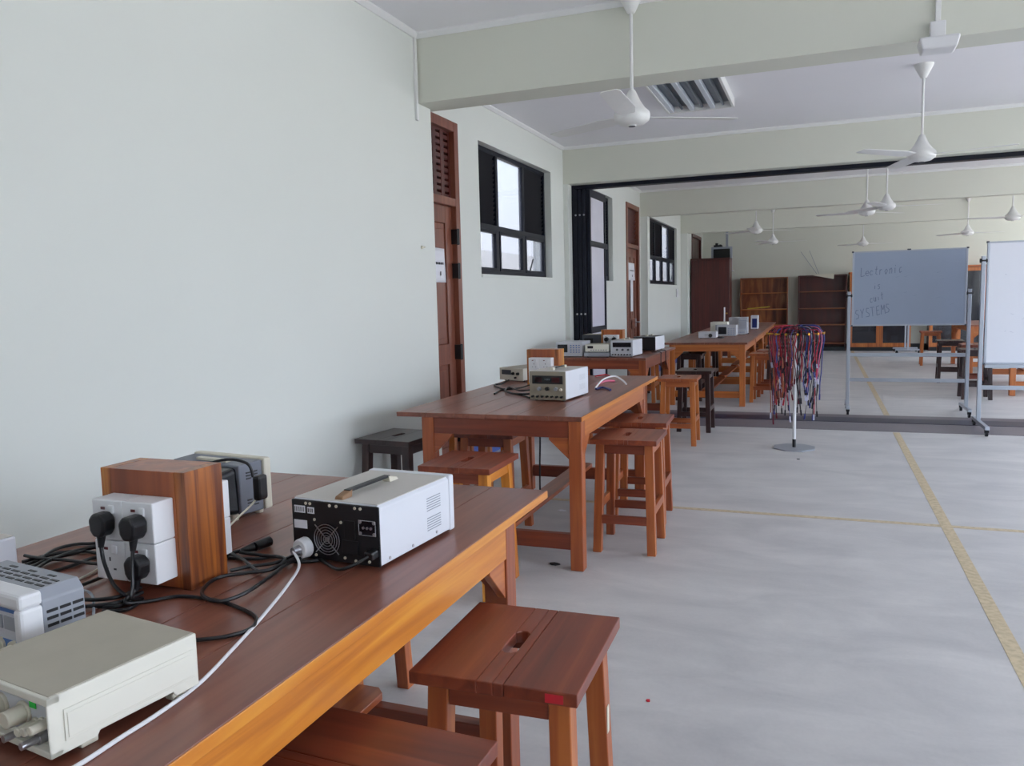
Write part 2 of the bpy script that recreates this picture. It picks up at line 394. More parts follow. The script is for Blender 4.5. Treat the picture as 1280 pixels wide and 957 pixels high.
MB().cyl((WB-.03, D2[1]-.16, 1.06), (WB+.05, D2[1]-.16, 1.06), .012).box(WB+.035, WB+.055, D2[1]-.30, D2[1]-.15, 1.05, 1.07).box(WB-.03, WB-.022, D2[1]-.18, D2[1]-.14, .98, 1.12).build('door_handle', M_steel, d2, bevel=.003)
r3 = senv('door_3')
y0, y1, _, z1 = D3
MB().box(WB-.12, WB+.02, y0, y0+.08, 0, z1).box(WB-.12, WB+.02, y1-.08, y1, 0, z1).box(WB-.12, WB+.02, y0, y1, z1-.08, z1).build('door_frame', W('maroon', 2), r3, bevel=.004)
MB().box(WB-.07, WB-.03, y0+.08, (y0+y1)/2-.003, .01, z1-.08).box(WB-.07, WB-.03, (y0+y1)/2+.003, y1-.08, .01, z1-.08).build('door_leaf', W('maroon', 2), r3, bevel=.004)

# folding partition frame and the stack of leaves at the left jamb
fp = senv('door_4')
FY = 9.98
hz1 = aty(1000, 207.5, FY).z; hz0 = aty(1000, 214.9, FY).z
MB().box(WB+.012, XR-.01, FY, FY+.14, hz0-.004, hz1).build('header_rail', M_black, fp, bevel=.004)
MB().box(WB+.012, WB+.09, FY-.02, FY+.16, .01, hz1).build('jamb', M_black, fp, bevel=.004)
lz = hz0-.012
for k in range(3):
    xx = WB+.092+k*.054
    l = MB().box(xx, xx+.046, FY-.04, FY+.62, .02, lz)
    lf = l.build('folded_leaf', M_black, fp, bevel=.005)
    MB().cyl((xx+.025, FY-.046, 2.55), (xx+.025, FY-.036, 2.55), .012).cyl((xx+.025, FY-.046, 1.3), (xx+.025, FY-.036, 1.3), .012).build('leaf_pivot', M_steel, lf)
xx = WB+.092+3*.054; ya, yb = FY-.02, atx(757.5, 300, WB+.092+3*.054+.045).y
fr = MB().box(xx, xx+.045, ya, ya+.05, .02, lz).box(xx, xx+.045, yb-.05, yb, .02, lz)
for a, b in ((.02, .12), (1.05, 1.13), (2.16, 2.23), (lz-.09, lz)): fr.box(xx, xx+.045, ya+.05, yb-.05, a, b)
gl = fr.build('glazed_leaf', M_black, fp, bevel=.004); gl['label'] = 'glazed leaf with pale panes'
for a, b in ((.12, 1.05), (1.13, 2.16), (2.23, lz-.09)): MB().box(xx+.02, xx+.026, ya+.05, yb-.05, a, b).build('leaf_pane', M_leaf, gl)

# unseen right windows: plain frames, number and size invented to match the daylight
for i, (a, b, c, d) in enumerate(RW):
    r = senv('window_%d' % (i+4)); m = MB(); x0, x1 = XR+.06, XR+.1
    m.box(x0, x1, a, b, c, c+.04).box(x0, x1, a, b, d-.04, d)
    n = 4
    for k in range(n+1): yy = a+.02+(b-a-.04)*k/n; m.box(x0, x1, yy-.02, yy+.02, c, d)
    m.build('window_frame', M_black, r)

# outside, seen through the left windows
p = atx(640, 317, -16)
ew = MB().box(-16.3, -16, 10, 60, -1, p.z); struct('exterior_wall', ew, M_ext)
struct('exterior_ground', MB().box(-60, 60, -50, 90, -.6, -.3), M_extg)

# wall details
tag(MB().box(WA, WA+.018, B1-.045, B1-.017, 2.78, CZ-cv).build('cable_trunking', M_enamel, None, bevel=.003), 'thin white cable trunking running down the corner beneath the first ceiling beam', 'trunking')
q = atx(527, 309, WA); tag(MB().cyl((WA, q.y, q.z), (WA+.012, q.y, q.z), .014, .009).cyl((WA+.012, q.y, q.z), (WA+.03, q.y, q.z), .005).build('wall_hook', M_cream, None, smooth=True), 'small cream hook on the bare near left wall', 'hook')
def paper(name, label, x, p0, p1, x_off=.0):
    a = atx(p0[0], p0[1], x); b = atx(p1[0], p1[1], x)
    r = thing(name, label, 'notice', (x, (a.y+b.y)/2, (a.z+b.z)/2))
    w, h = abs(b.y-a.y), abs(a.z-b.z); m = MB(); n = 6
    vs = []
    for i in range(n+1):
        for j in range(n+1):
            u, v = i/n, j/n; vs.append((.003+.012*max(0, u-.6)*(1-v)*2+.004*math.sin(u*5), (u-.5)*w, (v-.5)*h))
    fs = [(i*(n+1)+j, (i+1)*(n+1)+j, (i+1)*(n+1)+j+1, i*(n+1)+j+1) for i in range(n) for j in range(n)]
    m.add(vs, fs); o = m.build('sheet', M_paper, r, smooth=True); o.modifiers.new('t', 'SOLIDIFY').thickness = .001
    k = MB()
    for i in range(5): k.box(.0125, .0135, (-.3+.13*i)*w, (-.3+.13*i+.07)*w, h*.02, h*.09)
    k.build('printed_text', M_ink2, r); k = MB()
    k.box(.0125, .0135, w*.02, w*.09, -h*.3, -h*.18).build('printed_text', M_ink2, r)
    return r
paper('paper_notice', 'curled white paper notice on the carved brown door behind the second bench', WB-.026, (539.5, 309), (556.5, 353))
paper('paper_notice', 'white paper notice on the louvred red door beyond the folding partition, upper sheet', WB-.026, (785, 328), (793, 350.5))
tag(MB().box(0, .004, -.09, .09, -.32, .32).build('paper_strip', M_paper, None, loc=(WB-.03, atx(789.5, 366, WB-.03).y, atx(789.5, 366, WB-.03).z)), 'long narrow white paper strip on the louvred red door, below the notice', 'paper')
for (px, py) in ((846, 366), (857, 366)):
    q = atx(px, py, WB); tag(MB().box(WB, WB+.02, q.y-.1, q.y+.1, q.z-.09, q.z+.09).box(WB+.02, WB+.028, q.y-.03, q.y+.03, q.z-.04, q.z+.04).build('wall_switch', M_white, None, bevel=.003), 'white wall switch below the far left window, ' + ('left one' if px < 850 else 'one nearer the dark door'), 'switch', 'wall switches by the far door')

# ------------------------------------------------------------------ benches
def table(name, label, x0, x1, y0, y1, legs, cols=('top','red','mid'), h=.863, rot=0, lit_side=True):
    """legs: (lx0, lx1, ly0, ly1) outer faces of the four legs. Aprons tie the legs together."""
    cx, cy = (x0+x1)/2, (y0+y1)/2
    r = thing(name, label, 'table', (cx, cy, 0), rot, 'wooden lab benches')
    X0, X1, Y0, Y1 = x0-cx, x1-cx, y0-cy, y1-cy
    a, b, c, d = legs[0]-cx, legs[1]-cx, legs[2]-cy, legs[3]-cy
    t = .026; n = 6; mb = MB()
    for i in range(n):
        u, v = X0+(X1-X0)*i/n, X0+(X1-X0)*(i+1)/n
        mb.box(u+(.0006 if i else 0), v-(.0006 if i < n-1 else 0), Y0, Y1, h-t, h)
    mb.build('tabletop', W(cols[0], 1), r, bevel=.0022)
    if lit_side: MB().box(X1+.0002, X1+.0035, Y0+.002, Y1-.002, h-t, h-.0015).build('lit_edge_strip', W('yellow', 1), r, bevel=.001)  # yellow strip added for the light catching the tabletop's right edge
    s = .074; ah = .094; zt = h-t
    for lx in (a, b-s):
        for ly in (c, d-s): MB().box(lx, lx+s, ly, ly+s, 0, zt).build('leg', W(cols[2], 2), r, bevel=.004)
    th = .03
    for ly, o in ((c, .006), (d-th, -.006)): MB().box(a+s, b-s, ly+o, ly+th+o, zt-ah, zt).build('apron', W(cols[1], 0), r, bevel=.003)
    for lx, sd in ((a, 0), (b-th, 1)):
        e0, e1 = (c+s, d-s); o = MB().box(lx, lx+th, e0, e1, zt-ah, zt)
        o.build('apron', W(('yellow' if lit_side == 1 else 'orange') if lit_side and sd else cols[1], 1), r, bevel=.003)  # right apron yellower: sapwood tone plus light from the right, in the colour
    bw, bh = .115, .12
    for ly, sg in ((c+.008, 1), (d-.008-.025, 1)):
        for lx, dr in ((a+s, 1), (b-s, -1)): MB().prism([(lx, zt-ah), (lx+dr*bw, zt-ah), (lx+dr*bw, zt-ah-.012), (lx, zt-ah-bh)], 1, ly, ly+.025).build('bracket', W(cols[2], 0), r, bevel=.002)
    for lx in (a+.006, b-.031):
        for ly, dr in ((c+s, 1), (d-s, -1)): MB().prism([(ly, zt-ah), (ly+dr*bw, zt-ah), (ly+dr*bw, zt-ah-.012), (ly, zt-ah-bh)], 0, lx, lx+.025).build('bracket', W(cols[2], 1), r, bevel=.002)
    for ly in (c+.015, d-s+.015): MB().box(a+s, b-s, ly, ly+.045, .112, .2).build('stretcher', W(cols[1], 0), r, bevel=.004)
    pw = .065; mid = (a+b)/2
    e0, e1 = c-.0, d+.02
    MB().prism([(mid-pw, e0+.03), (mid-pw+.03, e0), (mid+pw-.03, e0), (mid+pw, e0+.03), (mid+pw, e1-.03), (mid+pw-.03, e1), (mid-pw+.03, e1), (mid-pw, e1-.03)], 2, .2, .225).build('footrest', W('mid', 1), r, bevel=.003)
    return r
table('lab_bench', 'nearest wooden bench carrying the beige generator and white power supply', -2.03, -.85, .10, 2.50, (-1.94, -.852, .32, 2.20), ('top','red','mid'))
table('lab_bench', 'reddish wooden bench second from the front, beside the carved brown door', -2.335, -1.21, 4.12, 6.42, (-2.175, -1.212, 4.125, 5.93), ('top','red','mid'), rot=.6, lit_side=2)
table('lab_bench', 'red-brown bench just before the folding partition, crowded with instruments', -2.86, -1.70, 8.30, 10.15, (-2.78, -1.702, 8.31, 9.75), ('top','red','mid'), lit_side=False)
FT = ['first orange-brown bench of the row beyond the partition, nearest the floor strip', 'second orange-brown bench of the row beyond the partition', 'third orange-brown bench of the row beyond the partition', 'last orange-brown bench of the far row, before the tall dark wardrobe']
for k in range(4):
    y = 11.04+k*2.0; xs = -.01*k
    table('lab_bench', FT[k], -2.02+xs, -.90+xs, y, y+1.97, (-1.94+xs, -.93+xs, y+.02, y+1.82), ('top','orange','orange'), lit_side=False)
table('lab_bench', 'orange-brown bench behind the white board at the right', 2.47, 3.62, 12.83, 15.1, (2.475, 3.6, 12.84, 14.9), ('top','orange','orange'), lit_side=False)
table('lab_bench', 'far orange-brown bench by the glass cabinets at the right', 2.47, 3.62, 16.2, 18.5, (2.475, 3.6, 16.22, 18.3), ('top','orange','orange'), lit_side=False)

# ------------------------------------------------------------------ stools
SG = 'wooden lab stools'
def make_stool(label, c=('red','mid','mid'), name='wooden_stool'):
    r = thing(name, label, 'stool', group=SG); h = .68; sx, sy = .195, .215; t = .03
    m = MB(); k = .036
    # two seat planks, the left one split round the hand slot
    slx0, slx1, sly = -.032, .006, .062
    m.box(-sx, slx0, -sy, sy, h-t, h)
    m.prism([(slx0, -sy), (slx1, -sy), (slx1, -sly+.012), (slx1-.012, -sly), (slx0+.012, -sly), (slx0, -sly+.012)], 2, h-t, h)
    m.prism([(slx0, sy), (slx0, sly-.012), (slx0+.012, sly), (slx1-.012, sly), (slx1, sly-.012), (slx1, sy)], 2, h-t, h)
    m.box(slx1, .03, -sy, sy, h-t, h)
    m.box(.0312, sx, -sy, sy, h-t, h)
    m.build('seat', W(c[0], 1), r, bevel=.0025)
    ax, ay = .168, .175; bx, by = .186, .208; w = .05
    for i in (-1, 1):
        for j in (-1, 1):
            tx, ty, ux, uy = i*ax, j*ay, i*bx, j*by
            q = lambda x, y, z: [(x-i*w if k_[0] else x, y-j*w if k_[1] else y, z) for k_ in ((0,0),(1,0),(1,1),(0,1))]
            MB().hexa(q(ux, uy, 0), q(tx, ty, h-t)).build('leg', W(c[1], 2), r, bevel=.003)
    for j in (-1, 1): MB().box(-ax+w, ax-w, j*ay-(.024 if j > 0 else -.004), j*ay+(.024 if j < 0 else -.004), h-t-.06, h-t).build('apron', W(c[0], 0), r, bevel=.002)
    for i in (-1, 1): MB().box(i*ax-(.024 if i > 0 else -.004), i*ax+(.024 if i < 0 else -.004), -ay+w, ay-w, h-t-.06, h-t).build('apron', W(c[2], 1), r, bevel=.002)
    for j in (-1, 1):
        yy = j*(ay+(by-ay)*.68); MB().box(-.135, .135, yy-j*.012-.012, yy-j*.012+.012, .175, .225).build('rung', W(c[0], 0), r, bevel=.002)
    for i in (-1, 1):
        xx_ = i*(ax+(bx-ax)*.6); MB().box(xx_-i*.012-.012, xx_-i*.012+.012, -.15, .15, .235, .285).build('rung', W(c[2], 1), r, bevel=.002)
    return r
ST = {'brown': make_stool('', ('red','mid','mid')), 'yellow': make_stool('', ('red','yellow','yellow')), 'dark': make_stool('', ('dark','dark','dark')), 'orange': make_stool('', ('mid','orange','orange'))}  # the yellow variant has side light put into its leg and rung colour
used = set()
def stool(kind, x, y, rot, label):
    o = ST[kind] if kind not in used else copy_tree(ST[kind]); used.add(kind)
    o.location = (x, y, 0); o.rotation_euler = (0, 0, R(rot)); o['label'] = label; return o
s1 = stool('brown', -.662, 1.735, 1.5, 'red-brown stool with a red sticker on its seat edge, beside the nearest bench')
stool('brown', -.775, 1.125, 88, 'stool at the very bottom of the photo, half under the nearest bench')
ss = stool('brown', -1.665, 2.47, 0, 'stool pushed wholly under the far end of the nearest bench')
stool('yellow', -1.70, 3.76, 1, 'stool with side light coloured into its yellow legs, between the first two benches')
stool('dark', -2.445, 4.37, -4, 'dark brown stool against the near left wall')
stool('brown', -1.065, 4.70, 2, 'front one of the two stools on the right side of the second bench')
stool('brown', -1.13, 5.36, 3, 'stool hidden behind the front stool on the right side of the second bench')
stool('brown', -1.955, 4.73, 2, 'stool tucked under the near end of the second bench')
stool('orange', -2.56, 5.85, 0, 'stool between the second bench and the carved door')
stool('orange', -1.335, 8.22, 2, 'orange-brown stool at the right corner of the partition-side bench')
stool('dark', -1.29, 9.06, 0, 'dark stool standing next to the floor strip of the partition')
stool('brown', -2.05, 7.75, 0, 'stool under the near end of the instrument-crowded bench')
for k, (kd, x, y, l) in enumerate([('orange', -.72, 11.72, 'first stool along the right side of the far bench row'), ('brown', -.66, 12.35, 'second stool along the right side of the far bench row'), ('dark', -.60, 13.3, 'dark stool on the right side of the far bench row'),
    ('brown', -.62, 14.3, 'fourth stool along the right side of the far bench row'), ('dark', -1.75, 11.75, 'dark stool under the first far-row bench'), ('dark', -1.77, 13.6, 'dark stool under the second far-row bench'),
    ('dark', -2.35, 12.2, 'dark stool left of the first far-row bench'), ('orange', -2.35, 11.4, 'orange stool at the left end of the first far-row bench'), ('brown', -.64, 15.6, 'fifth stool along the right side of the far bench row'),
    ('dark', 1.995, 12.5, 'dark stool framed between the two whiteboard stands'), ('dark', 1.97, 14.7, 'dark stool seen through the legs of the left whiteboard stand'), ('orange', 2.06, 17.95, 'orange stool near the far glass cabinets'), ('brown', 2.16, 13.6, 'maroon stool behind the dark stool at the right whiteboard')]):
    stool(kd, x, y, random.uniform(-4, 4), l)

tag(MB().box(.125, .165, -.2165, -.2148, .655, .674).build('sticker', M_red, s1), 'red sticker')
tag(MB().box(.1745, .1765, .14, .158, .40, .47).build('sticker', M_cream, s1), 'pale yellow sticker')

# ------------------------------------------------------------------ nearest bench: instruments
TZ = .863
# beige generator
g = thing('signal_generator', 'beige signal generator with green sticker at the left front of the nearest bench', 'instrument', (-1.095, .895, TZ), -8.3)
w, d, h = .118, .1255, .101
m = MB(); m.m = 0
m.prism([(-d, .012), (-d+.07, .012), (-d+.075, .02), (d-.05, .02), (d-.045, .012), (d, .012), (d, h), (-d, h)], 0, w-.004, w)
m.prism([(-d, .012), (-d+.07, .012), (-d+.075, .02), (d-.05, .02), (d-.045, .012), (d, .012), (d, h), (-d, h)], 0, -w, -w+.004)
m.box(-w, w, -d+.012, d, .02, .024).box(-w, w, d-.004, d, .02, h)
m.box(-w, w, -d, -d+.02, .012, .022).box(-w, w, -d, -d+.02, h-.012, h)
m.build('case', M_beige, g, bevel=.0025)
m = MB().box(-w+.004, w-.004, -d+.006, d-.003, h-.002, h+.0012); o = m.build('lid', M_dust, g, bevel=.001); o['label'] = 'dusty beige lid'
MB().box(w, w+.002, -d+.022, d-.008, .03, h-.024).box(w+.002, w+.0035, -d+.026, d-.012, .034, h-.03).build('side_plate', M_beige, g, bevel=.001)
for x in (-w+.012, w-.03):
    for y in (-d+.05, d-.045): MB().box(x, x+.02, y, y+.028, 0, .013).build('foot', M_cream, g, bevel=.003)
fpn = MB(); fpn.box(-w+.004, w-.004, -d+.018, -d+.022, .022, h-.012); fpo = fpn.build('front_panel', M_lgrey, g)
MB().box(-w+.006, w-.006, -d+.0165, -d+.018, h-.026, h-.013).build('stripe', M_navy, fpo)
MB().box(w-.072, w-.056, -d+.0155, -d+.0165, h-.034, h-.016).build('green_sticker', M_green, fpo)
for x, z, r_ in ((.028, .054, .014), (.074, .048, .0075), (.091, .054, .0075), (.058, .044, .0075), (-.03, .054, .014), (-.075, .05, .0075)):
    MB().cyl((x, -d+.02, z), (x, -d-.012, z), r_, r_*.92, 18).cyl((x, -d+.019, z), (x, -d+.014, z), r_*1.25, n=18).build('knob', M_cream, g, bevel=.0015, smooth=True)
for x in (.034, .078): MB().cyl((x, -d+.02, .031), (x, -d-.018, .031), .0055, n=14).cyl((x, -d+.02, .031), (x, -d+.006, .031), .009, n=14).build('bnc_socket', M_steel, g, smooth=True)

# grey slotted supply with white bezel and blue panel
c1 = atz(101, 724, 1.01); c0 = atz(25, 746, 1.01)
b_ = thing('bench_meter', 'grey slotted instrument with white bezel and blue panel at the left edge', 'instrument', (-1.402, 1.022, TZ), -8)
w, d, h = .13, .05, .147
cs = MB().prism([(-w, .006), (w, .006), (w, h-.018), (w-.016, h), (-w+.016, h), (-w, h-.018)], 1, -d+.02, d)
cs.build('case', M_grey, b_, bevel=.003)
sl = MB()
for i in range(3):
    for j in range(7): sl.box(w-.0005, w+.0012, -d+.028+i*.024, -d+.028+i*.024+.02, .026+j*.013, .026+j*.013+.0055)
sl.build('vent_grille', M_blk, b_); sl = MB()
for i in range(7):
    for j in range(3+(i % 2)): sl.box(-.1+i*.031, -.1+i*.031+.022, -d+.035+j*.014, -d+.035+j*.014+.0055, h-.0005, h+.001)
sl.build('vent_grille', M_blk, b_)
bz = MB(); bz.box(-w-.006, w+.006, -d-.022, -d+.02, 0, .02).box(-w-.006, w+.006, -d-.022, -d+.02, h-.022, h+.004).box(-w-.006, -w+.016, -d-.022, -d+.02, .02, h-.022).box(w-.016, w+.006, -d-.022, -d+.02, .02, h-.022)
bz.build('bezel', M_white, b_, bevel=.006)
pn = MB().box(-w+.016, w-.016, -d-.012, -d-.006, .02, h-.022).build('front_panel', M_lgrey, b_)
MB().box(-w+.02, w-.02, -d-.0135, -d-.012, h-.034, h-.028).box(-w+.02, w-.02, -d-.0135, -d-.012, .024, .062).build('stripe', M_bluep, pn)
MB().box(w-.06, w-.022, -d-.014, -d-.012, h-.066, h-.042).box(w-.11, w-.066, -d-.014, -d-.012, h-.066, h-.042).build('display', M_grey, pn)
for x in (w-.035, w-.075, 0, -.05): MB().cyl((x, -d-.012, .048), (x, -d-.036, .048), .010, .009, 16).cyl((x, -d-.012, .048), (x, -d-.018, .048), .015, n=16).build('knob', M_cream, b_, smooth=True)

# white box with the blue curved stripe
cbx = thing('transformer_box', 'white box with a blue curved stripe at the left edge, behind the slotted instrument', 'instrument', (-1.845, 1.16, TZ), -3)
MB().box(-.15, .15, -.09, .09, .004, .135).build('case', M_psu, cbx, bevel=.004)
MB().box(-.145, .145, -.088, .088, .135, .137).build('lid', M_psutop, cbx, bevel=.001)
arc = [(-.02+.165*math.cos(a), -.0905, -.03+.165*math.sin(a)) for a in [R(12+5*i) for i in range(10)]]
MB().tube(arc, .0045, 6).build('blue_stripe', M_navy, cbx)

# socket post
def socket_post(label, loc, rot, sockets_front=True):
    r = thing('socket_post', label, 'socket post', loc, rot, 'wooden socket posts')
    m = MB(); w, d, h = .125, .06, .272
    m.box(-w, -w+.03, -d, d, 0, h).box(w-.03, w, -d, d, 0, h).box(-w+.03, w-.03, -d+.006, d-.006, .02, h-.012)
    m.build('post_block', W('post', 2, across=48, along=2.2), r, bevel=.002)
    MB().box(-w+.0302, w-.0302, -d-.0002, d+.0002, .004, h-.0005).build('face_board', W('mid', 2), r)
    tw, th, dp = .0885, .0925, .062
    for sgn in (-1, 1):
        for i in (0, 1):
            for j in (0, 1):
                x0 = -.088+(i-.0)*tw; z0 = .03+j*th; y = sgn*d
                b = MB().box(x0+.0005, x0+tw-.0005, min(y, y+sgn*dp), max(y, y+sgn*dp), z0+.0005, z0+th-.0005).build('socket', M_white, r, bevel=.003)
                yf = y+sgn*dp
                MB().box(x0+.052, x0+.068, min(yf, yf+sgn*.005), max(yf, yf+sgn*.005), z0+.062, z0+.082).build('switch', M_white, b, bevel=.003)
                k = MB(); k.box(x0+.028, x0+.039, min(yf, yf+sgn*.002), max(yf, yf+sgn*.002), z0+.07, z0+.076).build('neon', M_dred, b)
                k = MB()
                for hx, hz, ww, hh in ((.041, .044, .004, .009), (.028, .024, .008, .004), (.052, .024, .008, .004)): k.box(x0+hx, x0+hx+ww, min(yf-.001*sgn, yf+sgn*.0006), max(yf-.001*sgn, yf+sgn*.0006), z0+hz, z0+hz+hh)
                k.build('pin_holes', M_dgrey, b)
    return r
socket_post('wooden post with white sockets and black plugs on the nearest bench', (-1.445, 1.434, TZ), 0)

def T(px, py, z=TZ+.005): return tuple(atz(px, py, z))
def cable(name, label, cat, pts, r, m, group=None, k=6, parent=None):
    o = MB().tube(spline(pts, k), r, 8).build(name, m, parent, smooth=True)
    if not parent: tag(o, label, cat, group)
    return o
# plugs on its front: body, pin shroud, strain relief, lead
def plug(label, x, z, pts, y=1.312, big=0):
    r = thing('mains_plug', label, 'plug', (0, 0, 0), 0, 'black mains plugs in the nearest socket post')
    yy = y
    m = MB().prism([(x-.021, z-.012), (x-.012, z-.026), (x+.012, z-.026), (x+.021, z-.012), (x+.024, z+.012), (x+.012, z+.027), (x-.012, z+.027), (x-.024, z+.012)], 1, yy-.036-big, yy-.001)
    m.build('plug_body', M_rub, r, bevel=.006)
    MB().cyl((x, yy-.022, z-.02), (x, yy-.026, z-.05), .0105, .006, 12).build('cord_grip', M_rub, r, smooth=True)
    MB().tube(spline([(x, yy-.026, z-.046)]+pts, 6), .0042, 8).build('cord', M_rub, r, smooth=True)
    return r
plug('black hexagonal mains plug in the upper left socket of the nearest post', -1.485, 1.027, [(-1.475, 1.282, .945), (-1.44, 1.27, .905), (-1.40, 1.265, .885), T(172, 742), T(150, 757), T(118, 757)])
plug('black chunky mains plug in the upper right socket of the nearest post', -1.392, 1.027, [(-1.382, 1.272, .95), (-1.374, 1.262, .91), (-1.372, 1.255, .885), T(178, 748), T(160, 761), T(128, 764)], big=.006)
plug('black mains plug in the lower right socket of the nearest post', -1.392, .937, [(-1.386, 1.25, .875), T(186, 751), T(224, 745), T(266, 749), T(301, 760), T(320, 772), T(312, 786), T(283, 795), T(252, 799), T(240, 799)])

# black leads on the bench
BC = 'black leads on the nearest bench'
for k, (lab, pts) in enumerate([
    ('black lead curving highest behind the slotted instrument, from post to left', [(136,677),(115,679),(95,680),(70,686),(50,698),(32,706)]),
    ('black lead running straight left from the nearest socket post', [(140,690),(120,684),(90,692),(60,699),(33,711)]),
    ('black lead crossing under the others left of the nearest socket post', [(142,706),(118,704),(85,700),(55,698),(31,694)]),
    ('black lead lying lowest left of the nearest socket post', [(150,704),(122,696),(92,706),(66,714),(48,719)]),
    ('black lead from under the nearest post towards the slotted instrument', [(158,712),(135,718),(118,725),(103,731)]),
    ('black lead looping between the nearest post and the white power supply', [(300,690),(330,694),(356,698),(340,711),(306,716),(272,722),(254,736),(256,746),(277,751),(306,741),(335,722),(360,704),(392,692)]),
    ('black lead lying straight in front of the fan of the white power supply', [(286,697),(320,698),(345,695),(372,702),(398,700)]),
    ('black lead ending below the fan grille of the white power supply', [(288,713),(310,708),(345,703),(372,693),(398,696),(425,699)]),
    ('black lead of the left bundle, just under the highest one', [(140,680),(112,684),(88,690),(62,700),(40,714)]),
    ('black lead of the left bundle, running flat to the white box', [(140,694),(108,689),(80,690),(55,695),(28,702)]),
    ('black lead from below the lower right plug towards the slotted instrument', [(178,740),(150,752),(125,756),(104,758)]),
    ('black lead behind the beige generator, upper of the pair', [(176,734),(150,745),(125,749),(103,749)])]):
    cable('mains_lead', lab, 'cable', [T(x, y, TZ+.005+.004*(k % 3)) for x, y in pts], .0045, M_rub, BC)
cable('thin_lead', 'thin grey lead curling behind the slotted instrument', 'cable', [T(100, 737), T(110, 739, TZ+.01), T(116, 746), T(117, 758), T(117, 770)], .003, M_grey)
cable('thin_lead', 'thin white lead between the slotted instrument and the nearest post', 'cable', [T(98, 724), T(112, 717), T(126, 709)], .003, M_cream)
# black inline connector
r = thing('cable_connector', 'black tapered cable connector lying right of the nearest socket post', 'connector')
a, b, c = Vector(T(337, 676, TZ+.014)), Vector(T(318, 683, TZ+.014)), Vector(T(301, 688, TZ+.01))
MB().cyl(a, b, .013, .012, 14).cyl(b, c, .012, .005, 14).build('connector_body', M_rub, r, smooth=True)
MB().tube(spline([c, T(290, 691, TZ+.006), T(284, 695)], 5), .0045, 8).build('cord', M_rub, r, smooth=True)

# oscilloscope seen from behind
o_ = thing('oscilloscope', 'black-backed oscilloscope turned to the wall behind the nearest socket post', 'instrument', (-1.765, 1.88, TZ), -7)
w, h = .155, .168
MB().box(-w, w, .13, .16, .012, h+.004).build('bezel', M_cream, o_, bevel=.006)
MB().hexa([(-w+.01, .04, .014), (w-.01, .04, .014), (w-.008, .13, .012), (-w+.008, .13, .012)], [(-w+.012, .04, h-.003), (w-.012, .04, h-.003), (w-.008, .13, h), (-w+.008, .13, h)]).build('case', pm('slate_case', srgb(112,116,126), .45), o_, bevel=.004)
MB().hexa([(-w+.03, -.1, .03), (w-.034, -.1, .03), (w-.014, .045, .016), (-w+.014, .045, .016)], [(-w+.04, -.1, h-.04), (w-.04, -.1, h-.04), (w-.02, .045, h-.008), (-w+.016, .045, h-.008)]).build('rear_cover', pm('glossy_black', srgb(24,25,30), .22, var=.1), o_, bevel=.014, seg=3)
for zz in (.034, .118):
    v = MB()
    for i in range(2):
        for j in range(3): v.box(w-.013, w-.0078, .066+i*.026, .084+i*.026, zz+j*.009, zz+.004+j*.009)
    v.build('vent_grille', M_rub, o_)
for x in (-w+.03, w-.03): MB().cyl((x, .03, 0), (x, .03, .018), .012, .014).build('foot', M_cream, o_); MB().cyl((x, .13, 0), (x, .13, .014), .012, .014).build('foot', M_cream, o_)
MB().box(w-.034, w-.0285, -.07, -.04, .06, .105).build('rating_plate', M_cream, o_)
MB().box(-.06, .07, .06, .08, h-.004, h+.006).build('carry_handle', M_cream, o_, bevel=.002)
sp = thing('mains_plug', 'black inlet plug with a looped lead on the back of the oscilloscope', 'plug')
pb = aty(323, 607, 1.815)
MB().box(pb.x-.013, pb.x+.011, pb.y-.012, pb.y+.03, pb.z-.042, pb.z+.03).build('plug_body', M_rub, sp, bevel=.008)
MB().tube(spline([pb+Vector((0, -.02, .03)), pb+Vector((-.01, -.03, .07)), pb+Vector((-.06, -.07, .085)), pb+Vector((-.12, -.16, .06)), pb+Vector((-.16, -.2, .02)), (-1.72, 1.62, TZ+.05), (-1.64, 1.60, TZ+.006)], 6), .0042, 8).build('cord', M_rub, sp, smooth=True)
cable('thin_lead', 'thin white lead hanging from the back of the oscilloscope', 'cable', [tuple(aty(319, 625, 1.82)), tuple(aty(313, 632, 1.79)), tuple(aty(300, 644, 1.72)), tuple(aty(290, 654, 1.66)), tuple(aty(283, 661, 1.62))], .0028, M_cream)

# white power supply with the black back
p_ = thing('power_supply', 'large white power supply with black fan back on the nearest bench', 'power supply', (-1.0935, 1.805, TZ), -4)
w, d, h = .131, .175, .158
MB().prism([(-w, .01), (w, .01), (w, h-.008), (w-.008, h), (-w+.008, h), (-w, h-.008)], 1, -d+.004, d-.012).build('case', M_psu, p_, bevel=.002)
MB().box(-w+.006, w-.006, -d+.006, d-.014, h-.001, h+.0015).build('lid', M_psutop, p_, bevel=.001)
MB().box(-w-.003, w+.003, d-.014, d+.012, .006, h+.003).build('front_bezel', M_psu, p_, bevel=.005)
bk = MB().box(-w, w, -d, -d+.006, .007, h-.003).build('rear_panel', M_blk, p_, bevel=.003)
for zc in (.105, .052):
    sv = MB()
    for j in range(6): sv.box(w-.001, w+.0006, .045, .115, zc-.016+j*.0065, zc-.0135+j*.0065)
    sv.build('vent_grille', M_grey, p_)
for y, z in ((-.135, .02), (-.03, .02), (.09, .022)): MB().cyl((w-.001, y, z), (w+.002, y, z), .004, n=10).build('screw', M_steel, p_)
for x in (-w+.02, w-.04):
    for y in (-d+.03, d-.05): MB().cyl((x+.01, y, 0), (x+.01, y, .012), .011, .012).build('foot', M_rub, p_)
hd = MB(); hd.m = 0; hd.bar((.004, -.125, h+.016), (.004, .055, h+.016), .02, .006); hd.m = 1
